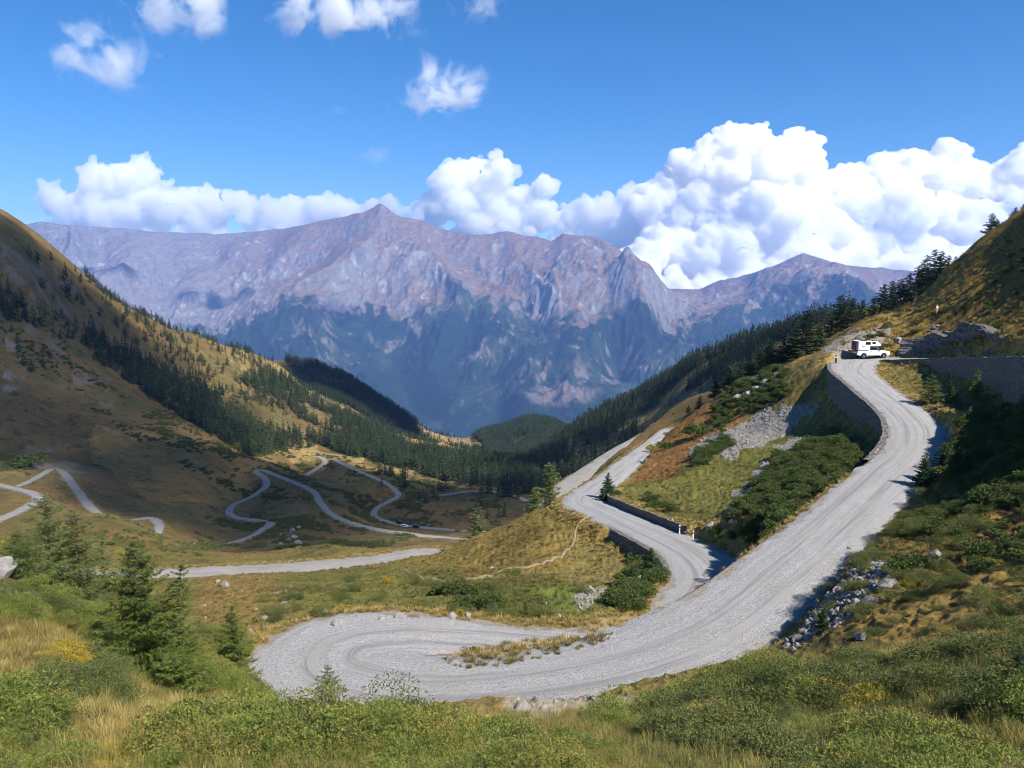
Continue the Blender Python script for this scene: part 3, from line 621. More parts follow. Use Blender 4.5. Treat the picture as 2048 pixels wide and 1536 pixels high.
def conifer(h, r, nb, per, leaf, seed, low=.08, droop=.25, up=.35, shape=.85, gap=0.0, trunk_r=.018, twig=True, lean=0.0, flat=.5, wd=.5):
    """returns (trunk verts, faces), (crown verts, faces): whorled branches set with sprays of needles"""
    rs = np.random.RandomState(seed); n = 9; t = np.linspace(0, 1, n)
    off = np.stack([np.cumsum(rs.normal(0, .012*h, n)), np.cumsum(rs.normal(0, .012*h, n))], 1)*.5; off[:, 0] += lean*h*t*t
    P = np.stack([off[:, 0], off[:, 1], h*t], 1); TV, TF = tube(P, h*trunk_r*(1-t*.93)+.002*h*.3, 6)
    u = low+(1-low)*(np.arange(nb)+rs.uniform(-.4, .4, nb))/nb; u = np.clip(u, low, .995)
    az = np.arange(nb)*2.4+rs.uniform(-.5, .5, nb); L = r*((1-u)**shape)*rs.uniform(.55, 1.12, nb)+.03*h
    if gap: L *= np.where(rs.rand(nb) < gap, .35, 1)
    base = np.stack([np.interp(u, t, P[:, 0]), np.interp(u, t, P[:, 1]), u*h], 1)
    tp = []; V2 = []; F2 = []; nv = 0
    cs = []; us = []; ls = []
    for i in range(nb):
        k = max(3, int(per*L[i]/r)+2); q = np.linspace(.18, 1, k) if k < 8 else rs.uniform(.12, 1, k)
        rise = -droop*q+up*q*q
        dirv = np.array([math.cos(az[i]), math.sin(az[i]), 0]); perp = np.array([-dirv[1], dirv[0], 0])
        side = rs.uniform(-1, 1, k)*.42*(1-q*.75)
        c = base[i]+dirv*(q*L[i])[:, None]+perp*(side*L[i])[:, None]; c[:, 2] += rise*L[i]+rs.normal(0, .03*L[i], k)
        cs.append(c); d = dirv*.9+perp*np.sign(side)[:, None]*.7*rs.rand(k)[:, None]+rdir(k, rs)*flat; us.append(d)
        ls.append(leaf*rs.uniform(.6, 1.25, k)*(1-.35*u[i]))
        if twig:
            tv, tf = tube(np.array([base[i], base[i]+dirv*L[i]*.5+[0, 0, (-droop*.5+up*.25)*L[i]], base[i]+dirv*L[i]+[0, 0, (up-droop)*L[i]]]), [h*.0045, h*.003, h*.001], 3)
            V2.append(tv); F2.append(tf+nv); nv += len(tv)
    tipn = 7; cs.append(np.stack([np.full(tipn, P[-1, 0]), np.full(tipn, P[-1, 1]), h*(.96+.05*rs.rand(tipn))], 1)); us.append(np.array([[0, 0, 1.0]])+rdir(tipn, rs)*.5); ls.append(np.full(tipn, leaf*.7))
    c = np.vstack(cs); ud = np.vstack(us); ud /= np.linalg.norm(ud, axis=1)[:, None]; l = np.concatenate(ls)[:, None]
    vd = np.cross(ud, rdir(len(ud), rs)*.6+np.array([0, 0, 1.0])*.6); vd /= np.linalg.norm(vd, axis=1)[:, None]+1e-6
    CV, CFc = leaf_quads(c, ud, vd, l, wd)
    if V2:
        TV2 = np.vstack([TV]+V2); TF2 = np.vstack([TF, np.vstack(F2)+len(TV)])
    else: TV2, TF2 = TV, TF
    return (TV2, TF2), (CV, CFc)
def leafmat(name, cols, rough=.8, transl=.25, scale=.35, spec=.08, use_tint=False, rnd=.5):
    m = NT(name); oi = m.add('ShaderNodeObjectInfo')
    c = m.mix(m.ramp(m.noise(scale, 4, .65), [(.33, 0), (.67, 1)]), cols[0], cols[1])
    f = m.noise(9.0, 3, .7); c = m.mix(m.ramp(f, [(.4, 0), (.75, .8)]), c, cols[2])
    if use_tint:
        a = m.add('ShaderNodeAttribute'); a.attribute_type = 'INSTANCER'; a.attribute_name = 'tint'; c = m.mix(.72, c, a.outputs['Color'])
    c = m.mix(m.math('MULTIPLY', oi.outputs['Random'], rnd), c, m.mix(1.0, c, (.52, .60, .50), 'MULTIPLY'))
    return m.surf(c, rough, spec=spec, transl=transl)
bark = NT('bark'); bark.surf(bark.mix(bark.noise(14, 4, .7), (.085, .060, .045), (.20, .155, .125)), .95, bark.bump(bark.noise(30, 3, .7), .6, .02)); bark = bark.m
twigm = plain('twig', (.14, .10, .075), .9)
larch_m = leafmat('larch_needles', [(.085,.125,.036), (.150,.185,.055), (.23,.25,.08)], scale=.8)
larch_mid = leafmat('larch_needles_mid', [(.055,.095,.020), (.115,.155,.030), (.27,.30,.075)], scale=1.6)
larch_dark = leafmat('larch_needles_green', [(.034,.070,.028), (.055,.095,.034), (.10,.14,.05)], scale=.8)
pine_m = leafmat('pine_needles', [(.020,.040,.020), (.034,.058,.026), (.06,.085,.035)], scale=.15, transl=.12)
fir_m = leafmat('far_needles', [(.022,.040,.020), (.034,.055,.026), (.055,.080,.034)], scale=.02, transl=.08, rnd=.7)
lit_m = leafmat('sunlit_needles', [(.045,.078,.028), (.065,.100,.035), (.09,.12,.05)], scale=.02, transl=.1, rnd=.7)  # lighter copy of the far needles, sunshine painted into the colour
alder_m = leafmat('shrub_leaves', [(.085,.140,.028), (.185,.225,.044), (.46,.44,.12)], scale=.7, transl=.32, spec=.10)
dark_b = leafmat('bush_leaves', [(.042,.072,.020), (.080,.112,.028), (.17,.19,.055)], scale=.6, transl=.2, spec=.08)
alder_d = leafmat('shrub_leaves_olive', [(.15,.15,.035), (.25,.23,.055), (.44,.38,.11)], scale=1.1, transl=.25, spec=.08)
juni_m = leafmat('juniper_leaves', [(.050,.078,.025), (.110,.130,.038), (.27,.26,.085)], scale=.5, transl=.15)
yell_m = leafmat('autumn_leaves', [(.30,.24,.035), (.46,.34,.04), (.60,.44,.06)], scale=1.5, transl=.3)
grass_m = leafmat('dry_grass', [(.38,.28,.09), (.25,.23,.075), (.55,.42,.17)], scale=.5, transl=.3, use_tint=True, rnd=.35)
def tree_two(name, T, Cn, mt, mc):
    return mesh_np(name+'_trunk', T[0], T[1], mt, True), mesh_np(name+'_crown', Cn[0], Cn[1], mc)
def tree_one(name, T, Cn, mt, mc):
    me = mesh_np(name, np.vstack([T[0], Cn[0]]), np.vstack([T[1], Cn[1]+len(T[0])]), mt); me.materials.append(mc)
    mi = np.ones(len(T[1])+len(Cn[1]), np.int32); mi[:len(T[1])] = 0; me.polygons.foreach_set('material_index', mi); return me

# ------------------------------------------------------------------ distant conifers (unit height 1, scaled)
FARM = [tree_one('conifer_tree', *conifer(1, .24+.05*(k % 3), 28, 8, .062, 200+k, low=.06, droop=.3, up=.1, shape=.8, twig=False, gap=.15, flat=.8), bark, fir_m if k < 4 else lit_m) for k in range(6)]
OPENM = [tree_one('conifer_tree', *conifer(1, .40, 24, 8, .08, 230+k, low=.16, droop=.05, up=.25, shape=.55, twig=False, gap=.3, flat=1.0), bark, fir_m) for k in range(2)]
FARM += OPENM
far_coll = proto_coll('far_conifers', FARM)
def dens(polys, px, py, Y):
    d = np.zeros(len(px))
    for poly, y0, y1, a in polys:
        m = inpoly(px, py, poly) & (Y > y0) & (Y < y1); d[m] = np.maximum(d[m], a)
    return d
FOREST = [
 ([(-60,560),(60,600),(140,640),(240,700),(330,750),(430,800),(520,860),(600,880),(700,880),(830,900),(1040,940),(1060,1000),(960,985),(830,945),(720,918),(640,895),(560,905),(500,915),(440,880),(370,840),(270,775),(160,700),(80,660),(-60,620)], 420, 1200, .95),
 ([(-60,470),(150,540),(560,725),(900,890),(700,860),(420,800),(230,690),(-60,600)], 420, 1250, .26),
 ([(60,480),(200,580),(330,640),(480,690),(560,722),(740,840),(700,850),(560,760),(400,690),(250,650),(100,540)], 550, 1250, .25),
 ([(480,740),(560,750),(680,830),(800,880),(930,910),(1000,935),(900,935),(700,880),(600,840),(500,790)], 600, 1250, .65),
 ([(560,705),(700,755),(800,810),(940,895),(940,915),(860,880),(780,860),(680,810),(600,770)], 1180, 1700, .8),
 ([(820,850),(960,900),(1010,930),(900,925),(820,890)], 900, 1600, .35),
 ([(1110,880),(1200,815),(1400,716),(1500,680),(1700,630),(1760,640),(1700,700),(1560,760),(1450,800),(1280,880),(1150,950),(1080,1000),(1040,960),(1060,920)], 420, 1250, .66),
 ([(940,880),(980,855),(1050,832),(1140,840),(1150,900),(1040,950),(950,925)], 1150, 2000, .95),
 ([(960,925),(1130,920),(1200,960),(1080,1010),(980,990)], 500, 1200, .95),
 ([(700,920),(820,950),(980,980),(1060,1000),(1000,1020),(900,985),(800,990),(700,950)], 440, 640, .25),
 ([(760,940),(880,1000),(870,1020),(800,980)], 420, 640, .35), ([(930,1020),(1010,1005),(1020,1040),(940,1040)], 380, 560, .25),
 ([(0,640),(120,720),(140,800),(80,760),(0,700)], 400, 620, .10), ([(-60,840),(20,850),(10,930),(-60,920)], 380, 520, .6)]
CLEAR = [([(830,850),(900,850),(970,890),(960,905),(890,900),(840,880)], 900, 1700), ([(1215,880),(1260,840),(1340,800),(1420,765),(1460,770),(1400,820),(1300,860)], 420, 1000), ([(1540,700),(1620,690),(1620,710),(1550,722)], 420, 900)]
N = 170000
X, Y, Z, px, py, j, i = samp(N, 330, 1950, .72)
d = dens(FOREST, px, py, Y); clump = fbm(X/60, Y/60, 3, 301)
clump = clump*.7+.5*fbm(X/22, Y/22, 2, 303)
d = d*np.where(d < .8, sstep(-.25, .25, clump)*1.6, sstep(-.6, .0, clump)+.25)
for poly, y0, y1 in CLEAR: d[inpoly(px, py, poly) & (Y > y0) & (Y < y1)] *= .07
d[ROADD[j, i] < 4] = 0
keep = RS.rand(N) < d*.85; X, Y, Z, px, py, d = X[keep], Y[keep], Z[keep], px[keep], py[keep], d[keep]
hgt = RS.uniform(6.5, 13.5, len(X))*np.where(d > .6, 1.15, .8); hgt *= np.where(Y > 1100, 1.15, 1)
lit = RS.rand(len(X)) < np.where((px > 420) & (px < 1000) & (Y < 1180), .5, np.where((px > 930) & (Y > 1150), .85, np.where(px > 1060, .35, .06)))  # sunlit stretches get more trees with the lighter needle copy
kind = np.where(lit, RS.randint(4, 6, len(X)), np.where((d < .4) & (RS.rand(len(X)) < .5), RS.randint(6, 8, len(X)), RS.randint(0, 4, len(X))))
# the three hundred that show largest stand as trees of their own
def visible(X, Y, Zt):
    ok = np.ones(len(X), bool)
    for f in np.linspace(.03, .97, 70):
        f2 = f**.6; y = Y*f2; m = y > 4
        g = ground(X*f2, np.maximum(y, 4)); ok &= ~(m & (g > Zt*f2+.3))
    return ok
vis = visible(X, Y, Z+hgt*.6) & (px > -10) & (px < 2058)
order = np.argsort(np.where(vis, -hgt/Y, 0)); near_i = order[:258]; rest = np.ones(len(X), bool); rest[near_i] = False
ZON = [('dark conifer in the shaded forest belt running down the left valley side', 'conifers of the forest belt on the left slope', lambda a, b, y, q: q > .6 and a < 1060 and y < 1180),
 ('dark conifer standing apart on the steep brown grass of the left valley side', 'conifers scattered on the left slope', lambda a, b, y, q: a < 1060 and y < 1180 and b < 900),
 ('small dark conifer on the brown valley floor between the winding roads', 'conifers on the valley floor', lambda a, b, y, q: a < 1060 and y < 1180),
 ('dark conifer on the wooded slope behind the orange bank right of the valley', 'conifers of the wooded slope right of the valley', lambda a, b, y, q: a >= 1060 and y < 1180),
 ('tiny dark conifer on a wooded ridge far down the valley', 'conifers of the far ridges', lambda a, b, y, q: True)]
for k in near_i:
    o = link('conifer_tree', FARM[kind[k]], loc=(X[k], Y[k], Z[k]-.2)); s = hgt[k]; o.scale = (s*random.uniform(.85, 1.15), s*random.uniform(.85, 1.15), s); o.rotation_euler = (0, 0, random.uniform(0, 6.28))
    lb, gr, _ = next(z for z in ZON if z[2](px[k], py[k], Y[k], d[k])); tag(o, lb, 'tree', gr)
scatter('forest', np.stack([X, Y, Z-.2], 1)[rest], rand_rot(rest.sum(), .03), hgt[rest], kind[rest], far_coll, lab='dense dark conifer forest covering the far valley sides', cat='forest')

# low dark scrub on the valley floor and slopes
scrub_me = [shrub_mesh('low_scrub', [juni_m, twigm], 1.3, .9, 260, .16, 400+k, 6) for k in range(3)]
SCRUB = [([(600,960),(700,940),(860,960),(880,1060),(700,1040),(640,1000)], 380, 620, .5), ([(380,1040),(480,1030),(640,1020),(830,1075),(760,1100),(620,1100),(400,1095)], 200, 480, .55),
 ([(250,1050),(420,1080),(430,1110),(250,1110)], 90, 300, .6), ([(870,960),(1000,1000),(1000,1070),(860,1060)], 380, 600, .35), ([(0,580),(300,720),(520,860),(700,1000),(500,1000),(300,900),(0,700)], 380, 800, .30),
 ([(0,880),(60,920),(90,950),(40,960),(0,940)], 300, 500, .6), ([(180,1000),(330,1030),(340,1060),(200,1060)], 160, 260, .8), ([(60,1040),(420,1090),(420,1140),(60,1140)], 80, 260, .30),
 ([(430,1100),(900,1085),(1060,1030),(1130,1000),(1000,1110),(860,1120),(600,1100)], 95, 240, .30), ([(640,885),(900,960),(800,980),(560,930)], 430, 640, .15), ([(1100,960),(1260,900),(1340,860),(1300,910),(1150,990)], 130, 420, .4)]
N = 90000; X, Y, Z, px, py, j, i = samp(N, 95, 700, .72)
d = dens(SCRUB, px, py, Y)*sstep(-.05, .35, fbm(X/16, Y/16, 3, 311))*1.6*np.clip(Y/330, .35, 1)**.5; d[ROADD[j, i] < 1.2] = 0
kp = RS.rand(N) < d*1.3
scatter('scrub', np.stack([X, Y, Z-.1], 1)[kp], rand_rot(kp.sum()), (RS.uniform(.5, 1.5, N)*np.clip(Y/300, .55, 1.2))[kp], RS.randint(0, 3, N)[kp], proto_coll('scrubs', scrub_me), lab='low dark juniper scrub on the valley floor', cat='scrub')

# ------------------------------------------------------------------ foreground shrubs
sh_me = [shrub_mesh('green_shrub', [alder_m if k < 3 else alder_d, twigm], .62, .62, 4600, .0185, 420+k, 11) for k in range(4)]
jn_me = [shrub_mesh('juniper_shrub', [juni_m, twigm], .62, .5, 4400, .017, 430+k, 11) for k in range(3)]
ye_me = [shrub_mesh('yellow_shrub', [yell_m, twigm], .45, .45, 1100, .024, 440+k) for k in range(2)]
hl_me = [shrub_mesh('bush', [dark_b, twigm], .8, .8, 1100, .055, 450+k) for k in range(3)]
sh_coll = proto_coll('shrubs', sh_me+jn_me+ye_me+hl_me)
# polygon of base pixels, Y range, density, kind: 0 green 1 juniper 2 yellow 3 larger leaved bush
SHR = [([(1150,1000),(1200,948),(1300,880),(1312,895),(1215,962)], 112, 165, .30, 3), ([(1640,1130),(1760,1010),(2100,930),(2100,1270),(1700,1290)], 18, 62, .035, 1), ([(1700,1010),(2100,900),(2100,1150),(1800,1150)], 22, 66, .03, 3), ([(1700,720),(1760,640),(2000,480),(2100,480),(2100,700)], 90, 175, .05, 3), ([(560,1150),(860,1160),(1180,1170),(1260,1240),(900,1240),(440,1240)], 40, 84, .012, 1), ([(350,1500),(560,1470),(800,1495),(1000,1505),(1150,1500),(1300,1500),(1330,1600),(330,1600)], 6, 20, 1.0, 0), ([(1120,1490),(1330,1470),(1350,1430),(1440,1370),(1560,1340),(1640,1400),(1680,1500),(1500,1480),(1400,1480),(1200,1470)], 8, 30, 1.0, 0),
 ([(1560,1375),(1700,1345),(2100,1310),(2100,1500),(1700,1440)], 6, 28, 1.0, 1), ([(1300,1490),(1700,1450),(2100,1430),(2100,1620),(1300,1620)], 4, 20, .9, 0), ([(1640,1400),(1900,1420),(1900,1480),(1640,1470)], 6, 20, .5, 2),
 ([(800,1470),(1000,1480),(1050,1540),(800,1540)], 5, 16, .25, 2), ([(-80,1170),(60,1190),(160,1230),(240,1270),(240,1300),(100,1250),(-80,1220)], 12, 40, 1.0, 0), ([(320,1290),(430,1270),(510,1330),(530,1420),(440,1400),(380,1350)], 20, 44, 1.0, 0),
 ([(160,1215),(260,1270),(250,1330),(180,1290)], 16, 34, .5, 0), ([(60,1300),(150,1310),(210,1370),(150,1400),(70,1370)], 12, 26, .45, 2), ([(60,1320),(200,1350),(230,1430),(100,1420)], 10, 26, .55, 1), ([(-60,1440),(90,1460),(160,1560),(-60,1580)], 5, 16, .9, 0),
 ([(200,1480),(420,1500),(420,1580),(200,1580)], 5, 14, .22, 2), ([(1400,1075),(1440,1060),(1480,1000),(1560,930),(1640,880),(1700,890),(1740,930),(1650,1000),(1560,1070),(1490,1130),(1440,1100)], 45, 110, .9, 3),
 ([(1215,1215),(1270,1130),(1340,1130),(1375,1160),(1370,1220),(1290,1235)], 44, 70, .95, 3), ([(1270,860),(1330,850),(1320,900)], 110, 140, .3, 3), ([(1420,830),(1470,770),(1560,740),(1580,780),(1500,830),(1440,870)], 100, 140, .75, 3),
 ([(1380,930),(1440,870),(1460,890),(1400,950)], 90, 120, .5, 3), ([(1860,860),(2080,800),(2080,1000),(1900,1000)], 40, 80, .5, 3), ([(1210,985),(1330,1040),(1400,1050),(1330,1010)], 70, 95, .15, 3),
 ([(860,1185),(960,1180),(1000,1210),(900,1225)], 40, 70, .2, 3), ([(1700,940),(1900,900),(1960,1000),(1800,1080),(1700,1130)], 30, 62, .05, 1)]
for y0, y1, N, sc0 in ((5, 45, 40000, 1.0), (45, 165, 70000, 1.7)):
    X, Y, Z, px, py, j, i = samp(N, y0, y1, .76)
    K = np.full(N, -1); D = np.zeros(N)
    jx = px+fbm(px/40, py/25, 2, 321)*22; jy = py+fbm(px/35, py/20, 2, 323)*14
    for poly, a, b, dn, k in SHR:
        m = inpoly(jx, jy, poly) & (Y > a) & (Y < b) & (RS.rand(N) < dn); K[m] = k; D[m] = 1
    cl = fbm(X/1.5+7, Y/1.5, 2, 327); u_ = RS.rand(N); u2 = fbm(X/2.6, Y/2.6, 2, 329)
    K = np.where((K == 0) & ((u2 > .22) | (u_ < .10)), 1, K); K = np.where((K <= 1) & (K >= 0) & (fbm(X/1.9, Y/1.9+50, 2, 331) > .42) & (u_ > .4), 2, K)
    D = D*(.55+sstep(-.3, .2, fbm(X/1.7, Y/1.7, 2, 325))*.6); D[ROADD[j, i] < .9] = 0
    kp = (K >= 0) & (RS.rand(N) < D*(1.0 if y0 < 40 else .5))
    off = np.array([0, 4, 7, 9])[K.clip(0)]; cnt = np.array([4, 3, 2, 3])[K.clip(0)]; idx = off+(RS.rand(N)*cnt).astype(int)
    scl = RS.uniform(.55, 1.1, N)*sc0*np.where(K == 3, .8, 1)*np.clip(Y/12, .62, 1)*np.where(Y < 45, .62+.85*sstep(-.35, .45, cl), 1)
    scatter('undergrowth', np.stack([X, Y, Z-.06], 1)[kp], rand_rot(kp.sum(), .25), scl[kp], idx[kp], sh_coll, lab='low green shrubs carpeting the slope', cat='undergrowth')
    print('shrubs', kp.sum())

# ------------------------------------------------------------------ grass
gt = [tuft_mesh('grass', grass_m, 46, .30, .26, .0055, 500+k) for k in range(3)]+[tuft_mesh('grass', grass_m, 30, .52, .24, .0045, 510+k) for k in range(2)]+[tuft_mesh('grass', grass_m, 26, .30, .34, .016, 520+k) for k in range(3)]
gcoll = proto_coll('grasses', gt)
GR = [([(-80,1190),(260,1260),(560,1400),(700,1440),(1500,1400),(1560,1320),(2100,1260),(2100,1600),(-80,1600)], 5, 34, 1.0)]
X, Y, Z, px, py, j, i = samp(42000, 5, 36, .76)
d = dens(GR, px, py, Y)*(.45+.65*sstep(-.4, .3, fbm(X/2.2, Y/2.2, 3, 331))); d[ROADD[j, i] < .35] = 0; d[(px > 600) & (SCR[j, i] > .4)] *= .2
kp = RS.rand(len(X)) < d*np.where(px < 620, .95, .5)*np.clip(12/Y, .35, 1)*1.6
tall = RS.rand(len(X)) < .18
gv = sstep(-.1, .4, fbm(X/1.8, Y/1.8, 3, 345)+.25*RS.normal(size=len(X)))[:, None]; tint = (C[j, i]*1.35*(1-.38*gv)+np.array((.20, .23, .05))*.38*gv)*RS.uniform(.55, 1.45, len(X))[:, None]
scatter('grass', np.stack([X, Y, Z], 1)[kp], rand_rot(kp.sum(), .2), RS.uniform(.5, 1.15, len(X))[kp]*np.clip(Y[kp]/11, .5, 1), np.where(tall, RS.randint(3, 5, len(X)), RS.randint(0, 3, len(X)))[kp], gcoll, tint[kp], 'dry golden grass on the near slope', 'grass'); print('grass', kp.sum())
X, Y, Z, px, py, j, i = samp(150000, 32, 150, .70)
rd = ROADD[j, i]; d = np.full(len(X), .30)*(.3+.9*sstep(-.25, .3, fbm(X/2.6, Y/2.6, 3, 333))); d = np.where((rd > .3) & (rd < 2.0), .85, d); d = np.where((px > 1560) & (Y < 70) & (rd > .8), d*3.2, d)
d[rd < .25] = 0; d[SCR[j, i] > .3] *= .12; isl = inpoly(px, py, [(890,1318),(1000,1292),(1150,1276),(1235,1270),(1190,1298),(1020,1332),(900,1345)]) & (Y < 48); d[isl] = .8; d *= np.clip(60/Y, .4, 1); Z = np.where(isl, Z+.1, Z)
kp = (RS.rand(len(X)) < d) & (px > -40) & (px < 2090)
vg = (rd > 0) & (rd < 2.0); tint = np.where(vg[:, None], np.array((.38, .27, .10)), C[j, i])*RS.uniform(.7, 1.35, len(X))[:, None]
scatter('grass', np.stack([X, Y, Z], 1)[kp], rand_rot(kp.sum(), .2), (RS.uniform(.5, 1.1, len(X))*np.where(vg, 1.1, .95))[kp], RS.randint(5, 8, len(X))[kp], gcoll, tint[kp], 'tussocks of dry grass on the banks and verges', 'grass'); print('tussocks', kp.sum())

X, Y, Z, px, py, j, i = samp(90000, 60, 190, .72)
d = np.where((px > 1680) & (py < 735) | (px > 1560) & (Y < 70), 1, .0)*sstep(-.1, .3, fbm(X/2.5, Y/1.6, 3, 341)); d[ROADD[j, i] < .6] = 0; d *= np.clip(70/Y, .4, 1)*.7
kp = (RS.rand(len(X)) < d) & (px < 2090)
tint = C[j, i]*np.where(RS.rand(len(X))[:, None] < .35, np.array([.40, .62, .45]), np.array([1.05, 1.0, .9]))*RS.uniform(.45, 1.5, len(X))[:, None]
scatter('heath', np.stack([X, Y, Z], 1)[kp], rand_rot(kp.sum(), .3), RS.uniform(1.0, 2.2, len(X))[kp], RS.randint(5, 8, len(X))[kp], gcoll, tint[kp], 'tufts of brown heath on the hillside above the camper', 'heath'); print('heath', kp.sum())
# ------------------------------------------------------------------ loose stones and rubble
rock_m = NT('rock'); lam = rock_m.noise(3.5, 6, .7, dist=.6)
rock_m.surf(rock_m.mix(rock_m.ramp(rock_m.noise(1.8, 5, .7), [(.35, 0), (.65, 1)]), (.19,.175,.16), rock_m.mix(lam, (.22,.20,.18), (.43,.41,.38))), .92, rock_m.bump(lam, .9, .08)); rock_m = rock_m.m
dark_rock = NT('dark_rock'); lam = dark_rock.noise(2.5, 6, .7, dist=.8)
dark_rock.surf(dark_rock.mix(dark_rock.ramp(lam, [(.38, 0), (.68, 1)]), (.055,.052,.050), (.20,.19,.18)), .9, dark_rock.bump(lam, 1, .15)); dark_rock = dark_rock.m
def rock_mesh(name, seed, sub=2, flat=.6, mat=None, rough=.35, cuts=9):
    rs = np.random.RandomState(seed); bm = bmesh.new(); bmesh.ops.create_icosphere(bm, subdivisions=sub, radius=1)
    V = np.array([v.co[:] for v in bm.verts]); F = np.array([[v.index for v in f.verts] for f in bm.faces]); bm.free()
    for k in range(cuts):                       # planar facets
        nrm = rdir(1, rs)[0]; dd = rs.uniform(.45, .8); t = V@nrm-dd; V = V-np.where(t > 0, t, 0)[:, None]*nrm*.92
    V = V*(1+rough*.35*fbm(V[:, 0]*2.2+seed, V[:, 1]*2.2+V[:, 2]*1.7, 4, seed)[:, None])
    V = V*np.array([1, rs.uniform(.6, .9), flat]); return mesh_np(name, V, F, mat or rock_m)
st_me = [rock_mesh('stone', 600+k, 1, .55, rock_m) for k in range(5)]
st_coll = proto_coll('stones', st_me)
X, Y, Z, px, py, j, i = samp(260000, 13, 125, .72)
rd = ROADD[j, i]; s_ = SCR[j, i]
onroad = rd < -.1; edge_ = (rd >= -.5) & (rd < .9)
d = np.where(edge_, .35, 0)+np.where(onroad, .10, 0)+np.where((s_ > .3) & ~onroad & ~edge_, .9, 0)+np.where(rd > .9, .05, 0)
d[Y < 26] *= .15; kp = (RS.rand(len(X)) < d) & (px > -20) & (px < 2070) & ((Y < 60) | (rd > -.3))
sz = np.where((s_ > .3)&(rd > .9), .04+.17*RS.rand(len(X))**2, RS.uniform(.018, .06, len(X)))*np.where(rd > .9, 1.3, 1); sz = np.where(rd < -.1, RS.uniform(.012, .035, len(X)), sz)
zz = np.where(rd < .4, Z+.07, Z+.02)
scatter('rubble', np.stack([X, Y, zz], 1)[kp], rand_rot(kp.sum(), 3), sz[kp], RS.randint(0, 5, len(X))[kp], st_coll, lab='loose grey stones on the road edges and banks', cat='rubble'); print('stones', kp.sum())
# ------------------------------------------------------------------ masonry
wall_m = NT('dry_stone'); vo = wall_m.add('ShaderNodeTexVoronoi'); vo.feature = 'F1'; vo.inputs['Scale'].default_value = 3.2
mp = wall_m.add('ShaderNodeMapping'); mp.inputs['Scale'].default_value = (1, 1, 2.0); wall_m.lk(wall_m.pos(), mp.inputs[0]); wall_m.lk(mp.outputs[0], vo.inputs['Vector'])
jt = wall_m.ramp(vo.outputs['Distance'], [(.15, 1), (.42, .25)])
wall_m.surf(wall_m.mix(jt, (.035,.03,.026), wall_m.mix(vo.outputs['Color'], (.22,.19,.16), (.50,.46,.41))), .95, wall_m.bump(jt, 1, .12)); wall_m = wall_m.m
def wall(road, sel, side, label, hfix=None, off0=.28, thick=.5, up=0.0):
    P = road[sel]; tg = np.gradient(P[:, :2], axis=0); tg /= np.linalg.norm(tg, axis=1)[:, None]
    nr = np.stack([-tg[:, 1], tg[:, 0]], 1)*side; n = len(P)
    a = P[:, :2]+nr*(P[:, 3:4]+off0); b = P[:, :2]+nr*(P[:, 3:4]+off0+thick)
    gz = ground(*(P[:, :2]+nr*(P[:, 3:4]+off0+thick+.7)).T)
    zt = P[:, 2]+up+.05*fbm(np.arange(n)/3., np.zeros(n), 2, 9)
    h = np.clip(zt-gz+.5, .5, 4.5) if hfix is None else np.full(n, hfix)
    rows = []; K = 12
    rows.append(np.column_stack([a, zt-h])); rows.append(np.column_stack([a, zt]))
    for k in range(K):
        f = k/(K-1); o = b+nr*(f*h*.10)[:, None]+nr*(.07*vnoise(np.arange(n)*.9+k*3.3, k*1.7+0*h, 4))[:, None]
        rows.append(np.column_stack([o, zt-h*f+.02*vnoise(np.arange(n)*.8, k*2.+0*h, 6)]))
    V = np.stack(rows, 1); m = V.shape[1]; F = grid_faces(m, n)
    me = mesh_np('retaining_wall', V.reshape(-1, 3), F, wall_m)
    o = link('retaining_wall', me); return tag(o, label, 'wall', 'stone retaining walls of the gravel road')
z_ = road_up[:, 2]; pxu, pyu = pix_of(road_up[:, 0]/road_up[:, 1], road_up[:, 2]/road_up[:, 1]); ii = np.arange(len(z_))
wall(road_up, (z_ > -14.75) & (z_ < -12.2), -1, 'tall dark stone retaining wall below the outer edge of the S-bend')
wall(road_up, (z_ > -12.05) & (pxu > 1750), 1, 'long shaded stone wall carrying the top road at the right edge')
wall(road_up, (z_ < -21.95) & (z_ > -23.5) & (pxu < 1432), 1, 'short stone wall under the lower bend beside the green bushes')
wall(road_up, (z_ < -23.0) & (z_ > -26.3), -1, 'low stone kerb wall holding the green slope above the lower bend', hfix=1.0, off0=.35, thick=-.3, up=.75)

# ------------------------------------------------------------------ boulders and outcrops
RB = [rock_mesh('boulder', 700+k, 4, .62, rock_m, .5, 14) for k in range(5)]
DB = [rock_mesh('rock_outcrop', 720+k, 4, .75, dark_rock, .9, 18) for k in range(4)]
def rock_at(px, py, w, label, Y=None, dark=False, group=None, fl=1.0, sink=.25, rz=None, cat='boulder', stretch=1.0):
    """w = width in photo pixels"""
    if Y is None: x, y, z = hit(px, py)
    else:
        x = float(tan_of(px, py)[0])*Y; y = Y; z = float(ground(x, y))
    r = w*y/FPX/2; o = link('boulder' if not dark else 'rock_outcrop', random.choice(DB if dark else RB), loc=(x, y, z+r*.25*fl-r*sink*.5))
    o.scale = (r*stretch, r, r*fl); o.rotation_euler = (random.uniform(-.2, .2), random.uniform(-.2, .2), random.uniform(0, 6.28) if rz is None else rz)
    return tag(o, label, cat, group)
